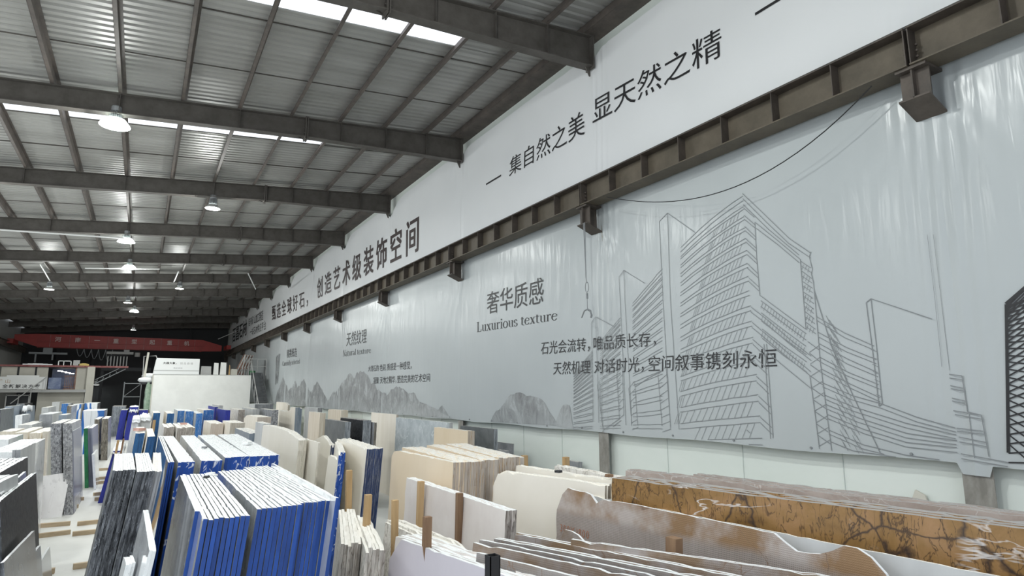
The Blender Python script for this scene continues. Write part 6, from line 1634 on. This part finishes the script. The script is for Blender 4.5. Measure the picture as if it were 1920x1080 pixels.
# style: face, top edge, ends, top raggedness, end raggedness, kind, words
ST = {
 'blue': (WPOL, TOPW, BLUE, .003, .002, 'marble_slab', 'blue-ended white marble slab'), 'blueg': (WMAR, TOPW, DG_END, .004, .004, 'marble_slab', 'grey-ended white marble slab'),
 'bluechip': (WMAR, TOPW, BLUECH, .004, .004, 'marble_slab', 'blue-ended white marble slab'), 'dgran': (DGREY, TOPW, DG_END, .004, .012, 'granite_slab', 'dark granite slab'),
 'ggrey': (GREY_P, TOPC, GREY_P, .003, .002, 'granite_slab', 'grey granite slab'), 'wmar': (WMAR, TOPW, TOPW, .003, .003, 'marble_slab', 'white marble slab'),
 'dblue': (DBLUE, TOPW, DBLUE, .003, .002, 'granite_slab', 'dark blue slab'), 'bpol': (BLACK_P, TOPW, DG_END, .004, .01, 'granite_slab', 'black granite slab'),
 'bpolw': (WMAR, TOPW, DG_END, .004, .01, 'granite_slab', 'slab'), 'bpolg': (GREY_POL, TOPW, DG_END, .003, .006, 'granite_slab', 'grey offcut'),
 'wmarg': (LGREY, TOPW, GREY_P, .003, .003, 'marble_slab', 'grey-white marble slab'), 'sgran': (GREY_P, TOPC, SG_END, .004, .012, 'granite_slab', 'striped granite slab'),
 'bluepol': (BLUEPOL, TOPW, BLUEPOL, .003, .003, 'granite_slab', 'polished blue-grey slab'), 'greypol': (GREY_P, TOPW, SG_END, .003, .006, 'granite_slab', 'grey granite slab'),
 'green': (GREEN, TOPW, GREEN, .003, .003, 'marble_slab', 'green-ended slab'), 'brgran': (GREY_P, TOPC, BRG_END, .008, .02, 'granite_slab', 'brown granite slab'),
 'blued': (DBLUE, LGREY, DBLUE, .003, .003, 'marble_slab', 'deep blue-ended slab'), 'cream': (CREAM, TOPC, CREAM_END, .006, .006, 'limestone_slab', 'cream limestone slab'),
 'greyblue': (BLUEGREY, TOPC, BLUEGREY, .004, .004, 'granite_slab', 'grey-blue slab'), 'black': (BLACK_P, GREYTOP, DG_RGH, .004, .01, 'granite_slab', 'black granite slab'),
 'lgrey': (LGREY, TOPC, LGREY, .005, .005, 'limestone_slab', 'pale grey slab'), 'lgreyf': (LGREY, TOPC, LGREY, .004, .003, 'limestone_slab', 'grey slab'),
 'lblue': (WMAR, TOPW, SKYB, .004, .004, 'marble_slab', 'blue-faced white slab'), 'lbluew': (WMAR, TOPW, BLUEW, .004, .004, 'marble_slab', 'white slab with blue patches'), 'dgreypol': (DGREY, GREYTOP, DG_RGH, .003, .006, 'granite_slab', 'dark grey slab'),
 'tealblue': (CREAM, TOPC, TEAL, .006, .006, 'limestone_slab', 'teal-ended slab'), 'skyblue': (LGREY, TOPW, SKYB, .006, .005, 'marble_slab', 'bright blue-ended slab'),
 'limeblue': (CREAM, TOPC, SKYB, .006, .006, 'limestone_slab', 'cream and blue slab'), 'wrough': (ROUGHW, TOPC, ROUGH_END, .012, .012, 'limestone_slab', 'rough white slab'),
 'pinkend': (CREAM, TOPC, PINKE, .005, .004, 'limestone_slab', 'cream slab'), 'creamnotch': (CREAM, TOPC, BLUEGREY, .02, .004, 'limestone_slab', 'notched cream slab'),
 'trav': (TRAV, TOPC, TRAV, .006, .004, 'limestone_slab', 'travertine slab'), 'ivory': (IVORY, TOPC, IVORY_END, .008, .010, 'limestone_slab', 'ivory slab'),
 'ivoryb': (IVORY, TOPC, NAVY, .015, .008, 'limestone_slab', 'ivory slab'), 'ivoryblue': (IVORY, TOPC, BLUECH, .02, .01, 'limestone_slab', 'blue-smeared ivory slab'),
 'ivorydk': (IVORY, TOPC, NAVY, .012, .008, 'limestone_slab', 'navy-ended ivory slab'), 'tan': (TAN, TOPC, CRB_END, .004, .004, 'limestone_slab', 'tan slab'),
 'creamb': (TAN, TOPC, CRB_END, .005, .006, 'limestone_slab', 'cream slab'), 'pinkw': (PINKW, TOPW, ROUGH_END, .006, .015, 'marble_slab', 'pinkish white slab'),
 'shag': (ROUGHW, TOPC, ROUGH_END, .010, .022, 'limestone_slab', 'ragged white slab'), 'lav': (LAV, TOPW, LAV, .004, .004, 'marble_slab', 'lilac slab'),
 'lavback': (PINKW, TOPW, ROUGH_END, .006, .02, 'marble_slab', 'white slab'), 'meshb': (MESHB, TOPW, MESHB, .006, .006, 'granite_slab', 'mesh-backed brown slab'),
 'meshr': (MESHB, TOPW, MESHB, .03, .02, 'granite_slab', 'ragged mesh-backed slab'), 'meshg': (MESHG, TOPW, MESHG, .005, .006, 'granite_slab', 'grey mesh-backed slab'),
 'meshpeak': (MESHB, TOPW, MESHB, .03, .02, 'granite_slab', 'peaked slab'), 'onyx': (ONYX, TOPW, ONYX, .008, .01, 'granite_slab', 'mesh-backed slab'),
 'rain': (RAIN, GREYTOP, RAIN, .006, .01, 'granite_slab', 'brown veined slab'), 'pinkst': (PINKST, GREYTOP, PINKST, .012, .015, 'granite_slab', 'pinkish veined slab'),
 'bluemar': (BLUEMAR, TOPC, LGREY, .006, .006, 'marble_slab', 'blue-grey marbled slab')}
# special top outlines: list of (fraction of length from the near end, drop in metres)
PROFILE = {'FB0': [(0,0),(1,0)], 'K1': [(0,.10),(.25,.02),(.5,0),(.8,.0),(1,.02)], 'K2b': [(0,.12),(.35,.0),(.7,.12),(1,.3)], 'MGt': [(0,.09),(.3,.08),(.5,.06),(.62,.02),(.8,.0),(.92,.0),(1,.15)],
 'ON': [(0,.25),(.03,.08),(.07,.0),(.115,.0),(.13,.05),(.17,.085),(.2,.085),(.235,.05),(.255,.01),(.72,.0),(.80,.0),(.815,.06),(.85,-.02),(.95,-.03),(.97,0),(1,.17)],
 'J25': [(0,0),(.25,.0),(.32,.12),(.5,.2),(.7,.2),(1,.18)], 'J24': [(0,.12),(.2,0),(1,0)], 'M1': [(0,0),(.9,0),(.97,.02),(1,.08)], 'LV': [(0,0),(.93,0),(1,.16)],
 'J19': [(0,0),(.8,0),(1,.12)], 'MG1': [(0,0),(.4,.0),(.7,.02),(.8,.06),(.9,.0),(.96,.08),(1,.05)], 'MG6': [(0,0),(.5,0),(.62,.10),(.75,.12),(.82,.02),(1,.05)], 'WP': [(0,.14),(.08,.04),(.2,0),(1,.02)], 'BW1': [(0,0),(.93,0),(.97,.05),(1,.16)]}
def slab_mesh(name, style, L, h, th, seed, prof=None):
    face, top, end, rt_, re_, _, _ = ST[style]
    rg = random.Random(seed)
    def drop(f):
        if not prof: return 0
        for (a, da), (c, dc) in zip(prof[:-1], prof[1:]):
            if a <= f <= c: return da+(dc-da)*(f-a)/max(c-a, 1e-6)
        return prof[-1][1]
    n = max(8, min(60, int(L/.07))); ne = max(6, int(h/.08)) if re_ > .005 else 4
    P = []
    for i in range(ne): P.append((rg.gauss(0, re_*.5)*(1 if i else 0), h*i/ne*(1-drop(0)/h), 'e'))
    for i in range(n+1):
        f = i/n; j = -abs(rg.gauss(0, rt_*.5))
        if rg.random() < .12: j -= rt_*2.2*rg.random()
        fy = f
        P.append((L*fy, h-drop(f)+j, 't'))
    for i in range(ne): P.append((L+rg.gauss(0, re_*.5), h*(1-(i+1)/(ne+1))*(1-drop(1)/h), 'e'))
    P.append((L, 0, 'b'))
    bm = bmesh.new(); A = [bm.verts.new((0, y, z)) for y, z, _ in P]; B = [bm.verts.new((th, y, z)) for y, z, _ in P]
    f1 = bm.faces.new(A); f2 = bm.faces.new(B[::-1]); f1.material_index = f2.material_index = 0
    k = len(P)
    for i in range(k):
        q = bm.faces.new((A[i], B[i], B[(i+1) % k], A[(i+1) % k])); ta, tb = P[i][2], P[(i+1) % k][2]
        q.material_index = 1 if ta == 't' and tb == 't' else 2
    bmesh.ops.recalc_face_normals(bm, faces=bm.faces)
    bmesh.ops.triangulate(bm, faces=[f1, f2])
    me = bpy.data.meshes.new(name); bm.to_mesh(me); bm.free()
    for m_ in (face, top, end): me.materials.append(m_)
    return me
SLABS = {}
LR = {1: 'only'}
for (sid, px, py, ang, L, T, z, n, lean, style, phrase, nm) in STACKS:
    th_l = R(lean); h = z/math.cos(th_l); kind = nm or ST[style][5]; words = ST[style][6]
    pitch = T/n; gap = {'blue': .17, 'shag': .06, 'wrough': .05, 'dgran': .04}.get(style, .015)*pitch
    if sid in ('FB0','FB4'): gap = 0
    var = [slab_mesh(kind, style, L, h, pitch-gap, hash_ + sum(map(ord, sid)), PROFILE.get(sid)) for hash_ in range(min(n, 4))]
    ca, sa = math.cos(R(ang)), math.sin(R(ang))
    rg = random.Random(sum(map(ord, sid))*7)
    for i in range(n):
        o = bpy.data.objects.new(kind, var[i % len(var)]); COL.objects.link(o)
        dz = -rg.random()*.005*(5 if style in ('shag','wrough','lavback') else 1); dy = rg.uniform(-1, 1)*(.012 if style != 'shag' else .04)
        # base position: the top corner shifted back along the lean
        bx_ = -h*math.sin(th_l) + i*pitch; by_ = dy
        wx, wy = px + bx_*ca + by_*sa, py - bx_*sa + by_*ca
        o.matrix_world = Matrix.Translation((wx, wy, 0)) @ Matrix.Rotation(-R(ang), 4, 'Z') @ Matrix.Rotation(th_l, 4, 'Y') @ Matrix.Diagonal((1, 1, 1+dz/h, 1))
        if n == 1: lb = phrase
        elif n == 2: lb = ['left', 'right'][i] + ' slab of the ' + phrase
        else: lb = ('leftmost' if i == 0 else 'rightmost' if i == n-1 else ORD[i]) + (' slab from left in ' if 0 < i < n-1 else ' slab in ') + phrase
        tag(o, lb, ' '.join(kind.split('_')[:1]) + ' slab', phrase if n > 1 else None)
        SLABS.setdefault(sid, []).append(o)
# pencilled size on the mesh-backed slab
ob = SLABS['ON'][0]
b = MB(); x = 0
for ch in '300X1800':
    vs, fs = glyph_mesh(ch, -.012); b.add([(-.004, 2.70-(x+vx*.9)*.082, 1.515+vy*.085) for vx, vy, _ in vs], fs); x += max(v[0] for v in vs)*.9+.16
b.build('pencil_numbers', mat('red_pencil', (.36,.12,.05), .7), ob)
# ---------------------------------------------------------------- stakes, battens, small things
def stake(x, y, z, w, lb, m_='wood', tx=0., ty=0., d=None):
    d = d or w
    b = MB(); n = 5
    pts = []
    for k in range(n+1):
        f = k/n; j = .006*math.sin(k*2.3+x*9)
        pts.append((x-tx*(1-f)+j, y-ty*(1-f)-j, z*f))
    vs = []; fs = []
    for p in pts:
        for sx, sy in ((-1,-1),(1,-1),(1,1),(-1,1)): vs.append((p[0]+sx*w/2, p[1]+sy*d/2, p[2]))
    for k in range(n):
        for c in range(4): fs.append([k*4+c, k*4+(c+1) % 4, k*4+4+(c+1) % 4, k*4+4+c])
    fs += [[3,2,1,0], [n*4, n*4+1, n*4+2, n*4+3]]
    o = b.add(vs, fs).build('wooden_stake', M[m_]); tag(o, lb, 'stake', 'wooden stakes')
    return o
stake(1.74,5.95,1.97,.05,'leaning pine stake before the navy-ended ivory bundle','wood',-.07,.05)
stake(1.64,5.05,1.88,.05,'short pine stake standing in the ragged white travertine','wood',-.02)
stake(1.80,4.86,1.85,.045,'pine stake left of the ragged white pile','wood',-.04)
stake(1.76,4.12,1.85,.05,'dark square stake at front of the ragged white pile','wooddk',-.02)
stake(2.43,5.86,1.83,.055,'left of two stakes propping the pinkish white bundle','wood',-.02)
stake(2.44,5.02,1.83,.05,'right of two stakes propping the pinkish white bundle','wooddk',-.03)
stake(3.95,6.37,1.95,.06,'stake by the wall left of the stained column','wood')
stake(4.26,5.96,1.95,.06,'stake by the wall nearest the stained column','wood')
stake(2.98,3.02,1.78,.06,'stubby brown block stake before the pencilled slab','wooddk',0,0,.09)
stake(-1.66,15.6,1.75,.07,'orange stake against cream bundle at left','orange')
stake(-1.62,14.6,1.62,.07,'pale timber stake below the orange stake at left','wood')
stake(-.38,18.2,1.55,.05,'left timber stake behind the dark granite bundles','wood',.08)
stake(-.26,17.9,1.6,.04,'thin grey timber stake behind the dark granite bundles','wooddk',.15)
stake(-.02,12.8,1.55,.06,'pale timber stake between dark granite and blue row','wood')
stake(.34,12.4,1.6,.06,'timber stake left of the second blue row','wood',.06)
stake(.44,22.5,1.85,.08,'pale leaning timber below the container corner','wood',.1)
t_ = empty('steel_post', (1.66, 3.0, 0), 'black hollow square steel post among mesh-backed slabs', 'post')
b = MB().box(-.03,-.025,-.03,.03,0,1.85).box(.025,.03,-.03,.03,0,1.85).box(-.03,.03,-.03,-.025,0,1.85).box(-.03,.03,.025,.03,0,1.85).build('tube', M['black'], t_)
MB().box(-.06,.06,-.06,.06,0,.01).build('foot_plate', M['black'], t_)
BT = [(-1.6,16.18,-1.03,16.14,'far left batten before the leaning white slab'),(-1.45,15.06,-.95,15.17,'near left batten before the leaning white slab'),(-.9,16.0,-.45,16.04,'far right batten across the aisle'),(-.9,14.93,-.5,14.96,'near right batten across the aisle'),
 (-.68,12.19,-.4,12.23,'lone batten beside dark granite bundle'),(-1.15,12.08,-.9,12.07,'batten stub by the lowest grey offcut'),(-.85,20.29,-.62,20.4,'upper of two battens under the dark blue slabs'),(-.78,19.37,-.55,19.4,'lower of two battens under the dark blue slabs'),
 (-.92,22.73,-.62,22.9,'batten beyond the green-ended slabs'),(-1.06,26.56,-.75,26.58,'farthest left batten in the aisle'),(-.9,23.93,-.65,23.95,'thin batten at right of aisle'),(.55,11.9,.95,11.9,'upper batten seen beneath the front blue bundles'),(.5,11.1,.92,11.12,'lower batten seen beneath the front blue bundles'),(-1.2,18.4,-1.05,18.42,'batten end under striped granite'),(-1.22,19.6,-1.02,19.62,'second batten end under striped granite')]
for x0, y0, x1, y1, lb in BT:
    o = MB().bar((x0,y0,.04),(x1,y1,.04),.08,.08).build('floor_batten', M['batten']); tag(o, 'timber ' + lb, 'batten', 'timber floor battens')
# leaning white marble slab with its face to the camera
b = MB(); b.hexa([(-1.78,17.30,0),(-1.27,17.30,0),(-1.27,17.325,0),(-1.78,17.325,0),(-1.80,17.52,.86),(-1.22,17.52,.93),(-1.22,17.545,.93),(-1.80,17.545,.86)])
m = stone('veined_white_marble', (.66,.65,.66), (.76,.755,.76), 2, (1,.3,.45), .3, (.58,.57,.58), .012, 3)
tag(b.build('marble_slab', m), 'small veined white slab leaning against the tall striped granite', 'marble slab')
# dust sheets and loose plastic
def heap(nm, x0, x1, y0, y1, z, h, lb, seed, m_='sheet', drop=.2, cat='sheet'):
    n = 12; vs = []; fs = []
    for a in range(n+1):
        for c in range(n+1):
            u, v = a/n, c/n; e = min(u, 1-u, v, 1-v)
            zz = z + h*min(1, e*4)*(.6+.8*noise.noise((u*4+seed, v*4, seed))) if e > 0 else z-drop*(.4+.6*abs(noise.noise((u*5+seed, v*5, 2))))
            vs.append((x0+(x1-x0)*u+.02*noise.noise((u*6,v*6,seed)), y0+(y1-y0)*v, zz))
    for a in range(n):
        for c in range(n): k = a*(n+1)+c; fs.append([k, k+n+1, k+n+2, k+1])
    o = MB().add(vs, fs).build(nm, M[m_], None, True); tag(o, lb, cat)
    md = o.modifiers.new('thick', 'SOLIDIFY'); md.thickness = .006
heap('dust_sheet', -.50,-.24,18.85,21.4,1.27,.12,'crumpled white dust sheet on the leaning dark blue slabs',1.3)
heap('dust_sheet', -.16,.07,22.1,25.2,1.905,.06,'white dust sheet over the left sheeted slabs',2.6)
heap('dust_sheet', .03,.38,23.35,26.4,1.905,.1,'white dust sheet over the right sheeted slabs',4.1)
heap('dust_sheet', -.50,.0,42.3,45,1.88,.06,'white sheet draped over the middle deep blue bundle',5.2,drop=.55)
heap('plastic_wrap', -5.2,-5.0,40.8,43,2.01,.06,'white plastic draped over the slate blue bundle',6.3,drop=.5)
def chip(x, y, z, s_, lb, m_='white', seed=0):
    rg = random.Random(seed); b = MB()
    p = [(sx*s_*(.7+.5*rg.random()), sy*s_*(.7+.5*rg.random()), sz) for sz in (0, s_*.7) for sx, sy in ((-1,-1),(1,-1),(1,1),(-1,1))]
    o = b.hexa(p).build('stone_chip', M[m_]); o.location = (x, y, z); o.rotation_euler = (0, 0, rg.random()*3); tag(o, lb, 'chip', 'stone chips')
chip(.575,6.05,2.0,.025,'white stone chip on far end of left front blue bundle','white',1); chip(.53,5.9,1.995,.02,'dark chip beside white chip on the front blue bundle','dark',2)
chip(.60,5.95,2.0,.018,'small pale chip at edge of the left front blue bundle','offwhite',3); chip(.75,8.9,2.0,.03,'grey chip on the second wide bundle of blue row','grey',4)
chip(1.03,18.6,1.86,.07,'pale scrap on the wide rough limestone bundle','pink',5); chip(.05,16.2,1.86,.09,'peach scrap on the blue-ended limestone set','pink',6)
chip(3.45,4.95,1.94,.03,'dark chip on the first ivory bundle near wall','dark',7); chip(3.62,4.42,1.95,.03,'brown block chip beside brown stone bundle','wooddk',8)
chip(1.30,9.2,2.0,.05,'thin white shard on the rightmost wide blue bundle','white',9)
# pale tan offcut leaning at the foot of the wall panels
o = MB().hexa([(7.3,3.35,0),(7.33,3.35,0),(7.33,4.4,0),(7.3,4.4,0),(7.5,3.75,1.55),(7.53,3.75,1.55),(7.53,3.85,1.6),(7.5,3.85,1.6)]).build('stone_offcut', M['beige'])
tag(o, 'pointed tan offcut leaning on wall panel near the stained column', 'offcut')
